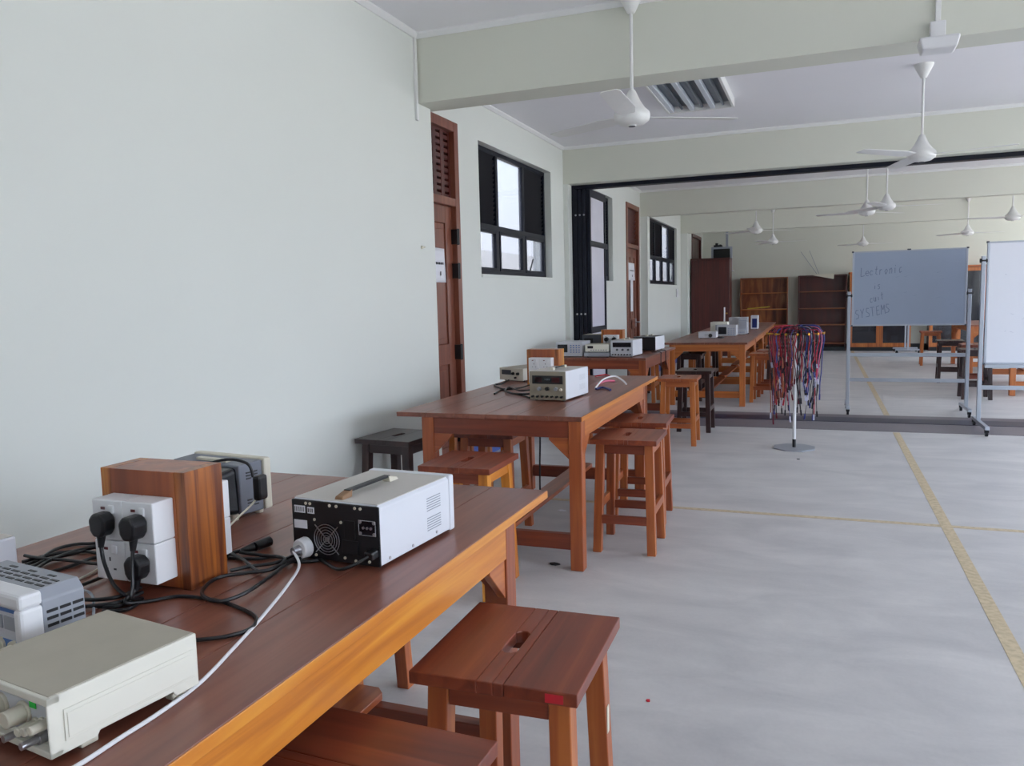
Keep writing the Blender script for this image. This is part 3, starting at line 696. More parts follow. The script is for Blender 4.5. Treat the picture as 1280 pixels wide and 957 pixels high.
hd.hexa([(-.009, -.16, h+.001), (.017, -.16, h+.001), (.017, -.12, h+.001), (-.009, -.12, h+.001)], [(-.007, -.157, h+.009), (.015, -.157, h+.009), (.015, -.115, h+.019), (-.007, -.115, h+.019)])
hd.m = 2
hd.hexa([(-.009, .05, h+.001), (.017, .05, h+.001), (.017, .09, h+.001), (-.009, .09, h+.001)], [(-.007, .045, h+.019), (.015, .045, h+.019), (.015, .086, h+.009), (-.007, .086, h+.009)])
hd.build('strap_handle', [M_blk, M_tan, M_cream], p_, bevel=.002)
yr = -d; fx, fz = -.022, .062
gr = MB()
for r_ in (.010, .017, .024, .031, .038): gr.tube([(fx+r_*math.cos(2*PI*i/28), yr-.005, fz+r_*math.sin(2*PI*i/28)) for i in range(28)], .0011, 5, closed=True)
for a in (45, 135): gr.bar((fx-.049*math.cos(R(a)), yr-.0045, fz-.049*math.sin(R(a))), (fx+.049*math.cos(R(a)), yr-.0045, fz+.049*math.sin(R(a))), .002, .002)
gr.cyl((fx, yr-.003, fz), (fx, yr-.006, fz), .006)
gr.build('fan_grille', M_steel, bk)
MB().cyl((fx, yr+.001, fz), (fx, yr-.0012, fz), .04, n=28).build('fan_hub', M_disp, bk)
sx_ = MB()
for x, z in ((-.085,.147),(-.072,.147),(-.012,.147),(.008,.147),(.063,.147),(.079,.147),(-.06,.108),(.02,.108),(-.06,.018),(.028,.02),(.06,.016),(.1,.018)): sx_.cyl((x, yr+.001, z), (x, yr-.002, z), .0038, n=10)
sx_.build('screws', M_cream, bk)
MB().box(-.122, -.088, yr-.001, yr+.001, .122, .140).box(-.081, -.06, yr-.001, yr+.001, .122, .138).box(-.124, -.084, yr-.001, yr+.001, .082, .103).build('sticker', M_paper, bk)
kk = MB()
for i in range(7): kk.box(-.12+i*.0045, -.1185+i*.0045, yr-.0016, yr-.0009, .125, .137)
for i in range(3): kk.box(-.079+i*.006, -.076+i*.006, yr-.0016, yr-.0009, .125, .135)
kk.build('barcode', M_ink2, bk)
tb = MB().box(.074, .124, yr-.003, yr+.001, .083, .121).build('terminal_block', M_disp, bk, bevel=.001)
k2 = MB()
for x in (.079, .119):
    for z in (.088, .116): k2.cyl((x, yr-.002, z), (x, yr-.0055, z), .0042, n=10)
for i in range(3): k2.cyl((.088+i*.011, yr-.002, .102), (.088+i*.011, yr-.0055, .102), .0035, n=8)
k2.tube([(.075, yr-.004, .084), (.123, yr-.004, .084), (.123, yr-.004, .12), (.075, yr-.004, .12)], .0008, 5, closed=True)
k2.build('terminals', M_steel, tb)
MB().box(.03, .062, yr-.004, yr+.001, .07, .115).box(.022, .07, yr-.004, yr+.001, .03, .066).build('inlet_housing', M_rub, bk, bevel=.002)
# white round plug and coax
wp = thing('coaxial_plug', 'round white plug with a long white cable snaking over the nearest bench', 'cable')
pc = Vector((-1.194, 1.632, TZ+.036))
dirv = Vector((-.25, -1, 0)).normalized()
MB().cyl(pc+Vector((0, .004, 0)), pc+dirv*.022, .0265, .024, 24).build('plug_body', M_white, wp, bevel=.003, smooth=True)
MB().cyl(pc+dirv*.022, pc+dirv*.042, .011, .009, 12).bar(pc+dirv*.022+Vector((-.012, 0, -.006)), pc+dirv*.03+Vector((.014, 0, -.01)), .006, .006).build('metal_clamp', M_steel, wp, smooth=True)
MB().tube(spline([pc+dirv*.04, T(374, 706, TZ+.012), T(362, 728, TZ+.004), T(330, 768, TZ+.004), T(290, 812, TZ+.004), T(250, 853, TZ+.004), T(200, 890, TZ+.004), T(150, 922, TZ+.004), T(96, 957, TZ+.004), T(40, 985, TZ+.004)], 8), .0036, 8).build('coax', M_white, wp, smooth=True)
ip = thing('mains_plug', 'black inlet plug and lead at the back of the large white power supply', 'plug')
ie = Vector((-.99, 1.628, TZ+.043))
MB().bar(ie+Vector((0, .012, 0)), ie+Vector((-.006, -.028, -.004)), .026, .02).build('plug_body', M_rub, ip, bevel=.004)
MB().tube(spline([ie+Vector((-.006, -.026, -.004)), ie+Vector((-.03, -.05, -.018)), ie+Vector((-.07, -.06, -.03)), T(400, 699, TZ+.006), T(378, 694, TZ+.014), T(352, 705, TZ+.012), T(325, 714, TZ+.009), T(305, 700, TZ+.009), T(285, 690, TZ+.009)], 6), .0045, 8).build('cord', M_rub, ip, smooth=True)

# ------------------------------------------------------------------ other instruments
def instrument(name, label, cat, w, d, h, loc, rot, case=M_psu, lid=None, panel=M_lgrey, display=None, knobs=(), terms=0, handle=False, back=None, buttons=None, group=None, tilt=0, vents=False):
    r = thing(name, label, cat, loc, rot, group); W_, D_ = w/2, d/2
    MB().box(-W_, W_, -D_+.008, D_-(.006 if back else 0), .012, h).build('case', case, r, bevel=.003)
    if lid: MB().box(-W_+.006, W_-.006, -D_+.014, D_-.01, h-.001, h+.0015).build('lid', lid, r)
    fp_ = MB().box(-W_, W_, -D_, -D_+.01, .008, h).build('front_panel', panel, r, bevel=.002)
    if back: MB().box(-W_, W_, D_-.008, D_, .01, h-.002).build('rear_panel', back, r)
    if display:
        for (x0, x1, z0, z1, mm) in display: MB().box(x0*w-W_, x1*w-W_, -D_-.002, -D_+.001, z0*h, z1*h).build('display', mm, fp_)
    for (x, z, rr, mm) in knobs: MB().cyl((x*w-W_, -D_, z*h), (x*w-W_, -D_-.016, z*h), rr, rr*.88, 14).build('knob', mm, fp_, smooth=True)
    for i in range(terms): MB().cyl((-W_+w*(.1+.8*i/(terms-1)), -D_, h*.16), (-W_+w*(.1+.8*i/(terms-1)), -D_-.02, h*.16), .007, n=10).build('terminal', (M_blk, M_red)[i % 2] if False else M_blk, fp_)
    if buttons:
        x0, x1, z0, z1, nx, nz, mm = buttons; b = MB()
        for i in range(nx):
            for j in range(nz):
                u = (x0+(x1-x0)*(i+.5)/nx)*w-W_; v = (z0+(z1-z0)*(j+.5)/nz)*h; b.box(u-.006, u+.006, -D_-.006, -D_, v-.005, v+.005)
        b.build('buttons', mm, fp_)
    for x in (-W_+.03, W_-.03):
        for y in (-D_+.04, D_-.04): MB().cyl((x, y, 0), (x, y, .013), .011).build('foot', M_rub, r)
    if handle:
        hh = MB(); hh.m = 0; hh.bar((0, -.1, h+.014), (0, .07, h+.014), .02, .005); hh.m = 1
        hh.box(-.012, .012, -.13, -.095, h, h+.018).box(-.012, .012, .065, .1, h, h+.018); hh.build('strap_handle', [M_blk, M_cream], r, bevel=.002)
    if vents:
        for zc in (.35, .68):
            v = MB()
            for j in range(6): v.box(W_-.001, W_+.0006, D_-.16, D_-.06, h*zc-.014+j*.006, h*zc-.012+j*.006)
            v.build('vent_grille', M_lgrey, r)
    return r
K = lambda *a: [(x, z, r, m) for x, z, r, m in a]
# second bench
instrument('power_supply', 'white power supply facing the camera on the second bench', 'power supply', .245, .40, .188, (-1.575, 4.935, TZ), -5, lid=M_psutop, panel=pm('champagne_panel', srgb(150,142,126), .4, metal=.3),
    display=[(.08, .93, .58, .86, M_blk), (.16, .36, .64, .8, M_dred), (.62, .84, .64, .8, M_dred), (.42, .58, .70, .76, M_grey)], knobs=K((.28,.42,.012,M_grey),(.5,.42,.013,M_blk),(.74,.42,.012,M_grey),(.88,.40,.009,M_cream)), terms=7, handle=True, vents=True)
socket_post('wooden socket post without plugs on the second bench', (-1.90, 5.62, TZ), -2)
instrument('signal_generator', 'beige instrument turned sideways near the wall on the second bench', 'instrument', .26, .40, .105, (-2.19, 6.05, TZ), -24, case=M_beige, lid=M_dust, panel=M_beige, display=[(.1,.5,.5,.85,M_dgrey)], knobs=K((.6,.6,.012,M_blk),(.8,.6,.012,M_blk),(.7,.3,.008,M_blk)))
dv = aty(708, 452, 5.75); dw = aty(723.5, 466, 5.75)
instrument('small_meter', 'small white meter with dark blue front right of the second bench post', 'meter', .115, .07, .12, ((dv.x+dw.x)/2, 5.82, TZ), 8, case=M_white, panel=M_wb, display=[(.1,.7,.25,.62,M_navy),(.25,.55,.2,.5,M_blk)], knobs=K((.3,.85,.008,M_white),))
for k, (lab, pts) in enumerate([
    ('black lead of the tangle on the second bench, outermost loop', [(618,492),(628,487),(640,491),(655,494),(662,497)]),
    ('black lead from the sideways beige instrument on the second bench', [(640,472),(628,479),(618,481),(630,486),(648,485),(662,481)]),
    ('black lead lying flat in the tangle left of the second power supply', [(662,492),(645,492),(632,489),(636,484),(650,488),(664,487)])]):
    cable('mains_lead', lab, 'cable', [T(x, y, TZ+.006+.004*k) for x, y in pts], .006, M_rub, 'black leads on the second bench')
A = lambda px, py, z: tuple(atz(px, py, z))
cable('test_lead', 'white lead arching behind the second bench power supply', 'cable', [A(744, 485, TZ+.005), A(754, 474, TZ+.05), A(768, 470, TZ+.06), A(778, 475, TZ+.03), A(783, 480, TZ+.005)], .006, M_white)
cable('test_lead', 'pink lead lying behind the second bench power supply', 'cable', [A(747, 480, TZ+.006), A(757, 476, TZ+.012), A(768, 476, TZ+.006)], .008, M_pink)
cable('test_lead', 'red lead with small clips at the far side of the second bench', 'cable', [A(744, 470, TZ+.006), A(750, 469, TZ+.014), A(757, 468, TZ+.01), A(763, 470, TZ+.006)], .006, M_red)
cable('test_lead', 'dark blue lead with a clip behind the second bench power supply', 'cable', [A(745, 486, TZ+.006), A(754, 484, TZ+.01), A(763, 487, TZ+.008)], .008, M_navy)
cable('hanging_lead', 'black lead hanging down under the second bench', 'cable', [(-1.705, 4.9, .836), (-1.705, 4.9, .6), (-1.711, 4.9, .4), (-1.713, 4.9, .23)], .006, M_rub)
# bench before the partition
def ontop(px0, px1, py, y): a = aty(px0, py, y); b = aty(px1, py, y); return (a.x+b.x)/2, b.x-a.x
def ht(px, py, y): return aty(px, py, y).z-TZ
cx, w = ontop(695, 727.5, 447, 8.42)
instrument('oscilloscope', 'grey oscilloscope with dark screen near the wall on the partition-side bench', 'instrument', w, .34, ht(711, 427.5, 8.42), (cx, 8.60, TZ), 0, case=M_lgrey, panel=M_lgrey, display=[(.06,.44,.32,.84,M_disp)], buttons=(.52,.94,.25,.85,4,4,M_bluep))
cx, w = ontop(729, 760.5, 448, 8.36)
instrument('flat_instrument', 'flat silver instrument under the beige counter on the partition-side bench', 'instrument', w, .28, .05, (cx, 8.53, TZ), 0, case=M_alu, panel=M_alu)
fgz = TZ+.0515
instrument('frequency_counter', 'beige counter with small dark display standing on the flat silver instrument', 'instrument', w*.93, .24, ht(745, 432, 8.38)-.04, (cx, 8.53, fgz), 0, case=M_beige, lid=M_dust, panel=M_beige, display=[(.1,.34,.5,.82,M_blk)], buttons=(.2,.95,.2,.4,7,1,M_grey))
cx2, w2 = ontop(727, 753, 430, 9.1)
instrument('oscilloscope', 'dark brown dusty instrument behind the beige counter', 'instrument', w2*1.05, .3, ht(740, 418.5, 9.1), (cx2, 9.3, TZ), 0, case=M_dgrey, lid=M_dust, panel=M_dgrey, display=[(.1,.5,.3,.8,M_blk)])
cx, w = ontop(763, 791, 447, 8.40)
instrument('power_supply', 'white power supply facing the camera on the partition-side bench', 'power supply', w, .40, ht(777, 425.5, 8.4), (cx+.01, 8.605, TZ), -3, lid=M_psutop, panel=M_lgrey,
    display=[(.1,.93,.6,.88,M_disp)], knobs=K((.3,.45,.012,M_dgrey),(.55,.45,.012,M_dgrey),(.8,.45,.012,M_dgrey)), terms=7, handle=True)
cx, w = ontop(752, 778, 430, 9.0)
sp3 = socket_post('wooden socket post with two round black plugs on the partition-side bench', (cx, 9.06, TZ), 0)
for i, lx in enumerate((-.044, .044)):
    r = thing('mains_plug', 'black plug in the partition-side post, ' + ('left socket' if i == 0 else 'right socket'), 'plug', (cx+lx, 9.06-.122, TZ+.165), 0, 'black plugs in the partition-side socket post')
    MB().cyl((0, -.002, 0), (0, -.04, 0), .026, .024, 16).build('plug_body', M_rub, r, smooth=True); MB().tube(spline([(0, -.03, -.02), (0, -.045, -.07), (.01, -.035, -.12), (.02, -.04, -.158)], 5), .005, 8).build('cord', M_rub, r, smooth=True)
cx, w = ontop(790, 818, 440, 9.35)
instrument('power_supply', 'white power supply turned with its black back to the camera on the partition-side bench', 'power supply', w, .38, ht(805, 421, 9.35), (cx+.03, 9.56, TZ), 174, case=M_psu, lid=M_blk, panel=M_lgrey, back=M_blk, handle=True)
cable('hanging_lead', 'black lead over the right edge of the partition-side bench', 'cable', [(-1.80, 9.12, TZ+.006), (-1.70, 9.12, TZ+.006), (-1.693, 9.12, TZ-.03), (-1.693, 9.12, .74), (-1.693, 9.125, .68)], .005, M_rub, 'leads over the edge of the partition-side bench')
cable('hanging_lead', 'black lead over the right edge of the partition-side bench', 'cable', [(-1.80, 9.42, TZ+.006), (-1.70, 9.42, TZ+.006), (-1.693, 9.42, TZ-.03), (-1.693, 9.42, .74), (-1.693, 9.425, .7)], .005, M_rub, 'leads over the edge of the partition-side bench')
# far row
def far(name, label, cat, p0, p1, ptop, y, d, rot=0, **k):
    cx, w = ontop(p0, p1, ptop, y)
    return instrument(name, label, cat, w, d, aty((p0+p1)/2, ptop, y).z-TZ, (cx, y+d/2, TZ), rot, **k)
far('relay_unit', 'small white unit with round black dial, nearest on the far bench row', 'instrument', 873, 895, 414.8, 12.12, .22, case=M_psu, panel=M_psu, display=[(.35,.55,.3,.7,M_lgrey)], knobs=K((.68,.45,.03,M_blk),))
far('oscilloscope', 'oscilloscope with square dark screen on the first far-row bench', 'instrument', 896, 920, 406.5, 12.72, .3, case=M_lgrey, panel=M_lgrey, display=[(.08,.5,.2,.85,M_disp)], buttons=(.56,.95,.1,.8,3,4,M_bluep))
far('cardboard_box', 'beige instrument case behind the first far-row oscilloscope', 'instrument', 888, 909, 402.5, 13.05, .28, case=M_beige, lid=M_dust, panel=M_beige, display=[(.3,.8,.4,.8,M_grey)])
far('white_meter', 'white-topped meter beside the wardrobe end on the far bench row', 'instrument', 911, 923, 396.7, 14.1, .3, case=M_psu, panel=M_lgrey, display=[(.1,.6,.4,.8,M_lgrey)])
far('panel_meter', 'grey instrument with blue buttons in the middle of the far bench row', 'instrument', 923, 934, 396.5, 14.0, .3, case=M_grey, panel=M_lgrey, buttons=(.1,.9,.15,.85,4,5,M_bluep))
far('display_unit', 'small white unit with a tall dark blue screen on the far bench row', 'instrument', 938.5, 947.5, 394.2, 15.2, .2, case=M_psu, panel=M_psu, display=[(.18,.85,.12,.78,M_navy)])
far('slim_unit', 'slim upright white unit in front of the dark blue screen on the far row', 'instrument', 932.8, 934.8, 402.5, 13.4, .1, case=M_psu, panel=M_psu)
far('small_kit', 'small grey kit with tiny knobs on the second far-row bench', 'instrument', 921.5, 932, 412, 13.2, .12, case=M_alu, panel=M_lgrey, buttons=(.1,.9,.3,.7,4,1,M_bluep))
q = aty(905, 401, 13.9)
tag(MB().cyl((q.x, 13.95, TZ), (q.x, 13.95, TZ+.012), .05).cyl((q.x, 13.95, TZ+.012), (q.x, 13.95, aty(905, 384, 13.95).z), .014, .012).build('white_rod', M_white, None, smooth=True), 'upright white rod in front of the dark wardrobe', 'rod')
q = atz(901, 422.2, TZ); tag(MB().lathe([(.0, 0), (.05, 0), (.05, .012), (.035, .018), (0, .018)], (q.x, q.y, TZ), 16).build('black_puck', M_blk, None), 'small black disc lying beside the dial unit on the far row', 'disc')

# ------------------------------------------------------------------ ceiling fans
def make_fan(label):
    r = thing('ceiling_fan', label, 'fan', group='white ceiling fans')
    MB().lathe([(.02, -.115), (.025, -.11), (.075, -.012), (.078, 0)], (0, 0, 0), 24).build('canopy', M_enamel, r, smooth=True)
    MB().cyl((0, 0, -.70), (0, 0, -.1), .0105, n=12).build('rod', M_enamel, r, smooth=True)
    MB().lathe([(.028, -.80), (.03, -.795), (.075, -.79), (.108, -.765), (.115, -.735), (.110, -.715), (.082, -.69), (.055, -.65), (.034, -.605), (.022, -.58), (.014, -.575)], (0, 0, 0), 32).build('motor', M_enamel, r, smooth=True)
    MB().cyl((0, 0, -.803), (0, 0, -.799), .022, n=20).build('hub_cap', M_dgrey, r)
    for k in range(3):
        Mz = Matrix.Rotation(R(120*k), 3, 'Z'); m = MB(); t = .004
        P = []
        for (x, wd, tw) in ((.10, .035, 10), (.16, .05, 10), (.22, .062, 9), (.45, .062, 7), (.66, .058, 5), (.70, .045, 5)):
            dz = wd*math.sin(R(tw)); P.append((Mz @ Vector((x, -wd, -.745-dz)), Mz @ Vector((x, wd, -.745+dz))))
        vs = []; fs = []
        for a, b in P: vs += [a, b, b+Vector((0, 0, t)), a+Vector((0, 0, t))]
        for i in range(len(P)-1):
            for j in range(4): fs.append((4*i+j, 4*i+(j+1) % 4, 4*i+4+(j+1) % 4, 4*i+4+j))
        fs += [(0, 1, 2, 3), (4*len(P)-1, 4*len(P)-2, 4*len(P)-3, 4*len(P)-4)]
        m.add(vs, fs); m.build('blade', M_enamel, r)
    return r
fan0 = make_fan('')
FANS = [(-1.132, 5.155, CZ, 152, 'nearest ceiling fan, hanging before the first beam'), (.78, 7.73, CZ, -135, 'large ceiling fan in front of the black partition rail'),
        (.815, 12.1, CZ, 10, 'ceiling fan just below the black partition rail'), (.60, 12.75, CZ+.12, 45, 'smaller ceiling fan beside the one below the partition rail'),
        (-1.1, 15.2, CZ+.05, 25, 'ceiling fan above the tall dark wardrobe'), (2.88, 15.2, CZ+.05, 75, 'ceiling fan cut off by the right picture edge'),
        (-1.0, 18.75, CZ, 5, 'far ceiling fan above the left bookcase'), (2.78, 18.8, CZ, 15, 'far ceiling fan above the left whiteboard\'s right corner'), (.93, 21.1, CZ, 20, 'farthest ceiling fan, just above the left whiteboard')]
for i, (x, y, z, a, l) in enumerate(FANS):
    o = fan0 if i == 0 else copy_tree(fan0); o.location = (x, y, min(z, CZ)); o.rotation_euler = (0, 0, R(a)); o['label'] = l
# fluorescent fitting
r = thing('ceiling_light', 'unlit louvred fluorescent fitting on the ceiling between the first two beams', 'light', (-1.12, 7.58, CZ))
MB().box(-.32, .32, -.62, .62, -.02, 0).box(-.32, -.295, -.62, .62, -.085, -.02).box(.295, .32, -.62, .62, -.085, -.02).box(-.295, .295, -.62, -.595, -.085, -.02).box(-.295, .295, .595, .62, -.085, -.02).build('housing', M_enamel, r, bevel=.004)
for k in range(3):
    x = -.196+k*.196
    MB().hexa([(x-.092, -.59, -.022), (x+.092, -.59, -.022), (x+.092, .59, -.022), (x-.092, .59, -.022)], [(x-.09, -.59, -.026), (x+.09, -.59, -.026), (x+.09, .59, -.026), (x-.09, .59, -.026)]).build('reflector', M_ref, r)
    MB().box(x-.098, x-.055, -.59, .59, -.08, -.03).build('louvre', M_tubeoff, r, bevel=.003)
    MB().cyl((x+.02, -.58, -.05), (x+.02, .58, -.05), .013).build('tube', M_ref, r, smooth=True)
# emergency lamp on the first beam
r = thing('emergency_light', 'white emergency lamp with junction box under the first beam', 'light', (.59, B1, BZ-.055))
MB().prism([(-.085, -.055), (.085, -.055), (.10, .0), (.10, .012), (-.10, .012), (-.10, 0)], 1, -.15, -.005).build('lamp_body', M_white, r, bevel=.01, seg=3)
MB().box(-.04, .04, -.045, 0, .03, .12).build('junction_box', M_white, r, bevel=.006)
MB().box(-.012, .016, -.02, 0, .12, CZ-BZ+.015).build('conduit', M_enamel, r, bevel=.003)
MB().bar((0, -.05, .03), (-.01, -.1, .01), .008, .008).build('lead', M_white, r)

# ------------------------------------------------------------------ whiteboards
GL = {'L': [[(0,1),(0,0),(.6,.05)]], 'e': [[(.05,.3),(.5,.35),(.4,.6),(.1,.5),(.05,.2),(.25,0),(.5,.1)]], 'c': [[(.45,.5),(.2,.6),(.05,.3),(.2,0),(.45,.1)]], 't': [[(.25,1),(.22,.1),(.4,0)],[(.05,.65),(.45,.7)]],
      'r': [[(.1,.6),(.1,0)],[(.1,.4),(.3,.6),(.42,.52)]], 'o': [[(.25,.6),(.05,.3),(.25,0),(.48,.3),(.25,.6)]], 'n': [[(.1,.6),(.1,0)],[(.1,.42),(.32,.6),(.45,.4),(.45,0)]], 'i': [[(.2,.55),(.2,0)],[(.2,.8),(.22,.85)]],
      's': [[(.42,.55),(.15,.6),(.12,.35),(.4,.25),(.38,.02),(.08,.02)]], 'u': [[(.08,.6),(.1,.1),(.35,.05),(.45,.6)],[(.45,.6),(.47,0)]], 'S': [[(.55,.9),(.2,1),(.1,.65),(.5,.4),(.45,.05),(.05,.05)]], 'Y': [[(.05,1),(.28,.5),(.55,1)],[(.28,.5),(.2,0)]],
      'T': [[(0,.95),(.6,1)],[(.3,.97),(.3,0)]], 'E': [[(.5,1),(.08,.95),(.08,.02),(.55,.05)],[(.08,.5),(.45,.52)]], 'M': [[(.05,0),(.1,1),(.32,.4),(.55,1),(.6,0)]]}
def scribble(root, lines, y, mat=M_ink):
    rs = random.Random(11)
    for (txt, x, z, size, slant, rot) in lines:
        m = MB(); cr_, sr_ = math.cos(R(rot)), math.sin(R(rot)); px = 0
        for ch in txt:
            for st in GL[ch]:
                P = []
                for (u, v) in st:
                    u = (px+u+slant*v+rs.uniform(-.04, .04))*size*.72; v = (v+rs.uniform(-.05, .05))*size
                    P.append((x+u*cr_-v*sr_, y, z+u*sr_+v*cr_))
                for p, q in zip(P, P[1:]): m.bar(p, q, .0012, .0065, up=(0, 0, 1)) if abs(q[0]-p[0]) > abs(q[2]-p[2]) else m.bar(p, q, .0065, .0012, up=(0, 1, 0))
            px += .72+rs.uniform(-.08, .08)
        m.build('handwriting', mat, root)
def board_stand(label, x0, x1, z0, z1, y, surf, post_z, bars, foot=.36, feet_dy=0, name='whiteboard_stand'):
    cx = (x0+x1)/2; r = thing(name, label, 'whiteboard', (cx, y, 0), 0, 'whiteboards on wheeled stands'); a, b = x0-cx, x1-cx
    MB().box(a, b, -.012, .012, z0, z1).build('board', surf, r, bevel=.002)
    f = .018; fm = MB().box(a-.004, a+f, -.016, .016, z0, z1).box(b-f, b+.004, -.016, .016, z0, z1).box(a+f, b-f, -.016, .016, z1-f, z1).box(a+f, b-f, -.016, .016, z0, z0+f)
    fm.build('board_frame', M_alu, r, bevel=.002)
    for x in (a, b):
        for z in (z0, z1): MB().box(x-.012, x+.012, -.019, .019, z-.014 if z == z1 else z-.006, z+.006 if z == z1 else z+.014).build('corner_cap', M_dgrey, r, bevel=.004)
    MB().box(-.02, .02, -.018, .018, z1-.006, z1+.012).build('top_clip', M_dgrey, r, bevel=.004)
    for x in (a-.034, b+.034):
        MB().box(x-.02, x+.02, -.02, .02, .10, post_z).build('post', M_alu, r, bevel=.004)
        ft = MB().hexa([(x-.022, -foot+feet_dy, .07), (x+.022, -foot+feet_dy, .07), (x+.022, foot+feet_dy, .07), (x-.022, foot+feet_dy, .07)], [(x-.02, -foot*.97+feet_dy, .105), (x+.02, -foot*.97+feet_dy, .105), (x+.02, foot*.97+feet_dy, .105), (x-.02, foot*.97+feet_dy, .105)]).build('foot', M_alu, r, bevel=.004)
        for yy in (-foot+.04+feet_dy, foot-.04+feet_dy):
            MB().cyl((x-.013, yy, .03), (x+.013, yy, .03), .03, n=18).box(x-.02, x+.02, yy-.016, yy+.016, .04, .072).build('caster', M_blk, ft, smooth=True)
        MB().cyl((x-.035, 0, post_z-.05), (x+.035, 0, post_z-.05), .022, n=16).build('pivot_knob', M_blk, r, smooth=True)
    for z in bars: MB().box(a-.014, b+.014, -.014, .014, z-.022, z+.022).build('crossbar', M_alu, r, bevel=.003)
    return r
b1 = board_stand('grey-looking whiteboard with faint handwriting on the left wheeled stand', .363, 1.605, 1.075, 1.985, 10.80, M_wb, 1.50, (.72, .41), foot=.34, feet_dy=.06)
scribble(b1, [('Lectronic', -.53, 1.68, .105, .2, 5), ('is', -.38, 1.52, .085, .2, 8), ('cuit', -.42, 1.36, .085, .25, 14), ('SYSTEMS', -.58, 1.155, .11, .15, 12)], -.0128)
pth = [(-.14, 1.66), (-.05, 1.66), (.3, 1.70), (.34, 1.62), (-.05, 1.47), (.05, 1.43), (.3, 1.4), (.45, 1.32)]
mk = MB()
for x, z in pth: mk.bar((x, -.0122, z), (x+.04, -.0122, z+.012), .004, .0012)
mk.build('marker_traces', M_ink, b1)
b2 = board_stand('whiteboard cut by the right picture edge, on the stand nearest the floor strip', 1.628, 3.43, .70, 1.985, 9.72, M_wb2, 1.84, (.45,), foot=.4, feet_dy=-.12)
mk = MB()
for i in range(26):
    x = -.78+random.random()*.9; z = 1.0+random.random()*.75; mk.bar((x, -.0122, z), (x+random.uniform(.012, .04), -.0122, z+random.uniform(-.015, .02)), .004, .0012)
mk.build('marker_traces', M_ink, b2)
MB().box(-.9, .9, -.07, -.012, .665, .70).build('pen_tray', M_alu, b2, bevel=.003)
b3 = board_stand('whiteboard stand turned edge-on near the far wall, its foot below the left board', -.3, .3, 1.05, 1.75, 0, M_wb2, 1.45, (.8,), foot=.28)
b3.location = (1.96, 21.55, 0); b3.rotation_euler = (0, 0, R(90))

# ------------------------------------------------------------------ the test lead stand
sx0, sy0 = -.222, 8.15
r = thing('lead_stand', 'white pole on an octagonal grey base, holding test leads on brass pegs', 'stand', (sx0, sy0, 0))
MB().prism([(.205*math.cos(R(22.5+45*i)), .205*math.sin(R(22.5+45*i))) for i in range(8)], 2, 0, .012).build('base', M_grey, r, bevel=.002)
MB().cyl((0, 0, .012), (0, 0, .09), .017, n=16).build('pole_sleeve', M_blk, r, smooth=True)
MB().cyl((0, 0, .09), (0, 0, 1.125), .0155, n=16).build('pole', M_white, r, smooth=True)
RZ = 1.118
MB().tube([(.205*math.cos(2*PI*i/36), .205*math.sin(2*PI*i/36), RZ) for i in range(36)], .009, 8, closed=True).bar((-.2, 0, RZ), (.2, 0, RZ), .016, .01).bar((0, -.2, RZ), (0, .2, RZ), .016, .01).build('rim', M_blk, r, smooth=True)
for i in range(16):
    a = 2*PI*i/16+.1; e = Vector((math.cos(a), math.sin(a), 0)); MB().cyl(e*.205+Vector((0, 0, RZ)), e*.262+Vector((0, 0, RZ)), .007, n=8).cyl(e*.255+Vector((0, 0, RZ)), e*.268+Vector((0, 0, RZ)), .011, n=8).build('peg', M_brass, r)
M_lead = {'red': pm('lead_red', srgb(176,34,58), .45), 'black': pm('lead_black', srgb(26,22,34), .45), 'blue': pm('lead_blue', srgb(44,54,128), .45), 'maroon': pm('lead_maroon', srgb(104,24,44), .45), 'white': pm('lead_white', srgb(200,200,222), .45), 'pink': M_pink, 'brown': pm('lead_brown', srgb(150,70,44), .45)}
LL = {'red': 'red test lead draped on the peg rim of the lead stand', 'black': 'black test lead draped on the peg rim of the lead stand', 'blue': 'blue test lead draped on the peg rim of the lead stand', 'maroon': 'dark maroon test lead draped on the peg rim of the lead stand', 'white': 'pale test lead draped on the peg rim of the lead stand', 'pink': 'pink test lead draped on the peg rim of the lead stand', 'brown': 'brown test lead draped on the peg rim of the lead stand'}
rl = random.Random(3)
cols = ['red']*8+['maroon']*12+['black']*8+['blue']*2+['pink']*2+['brown']*3
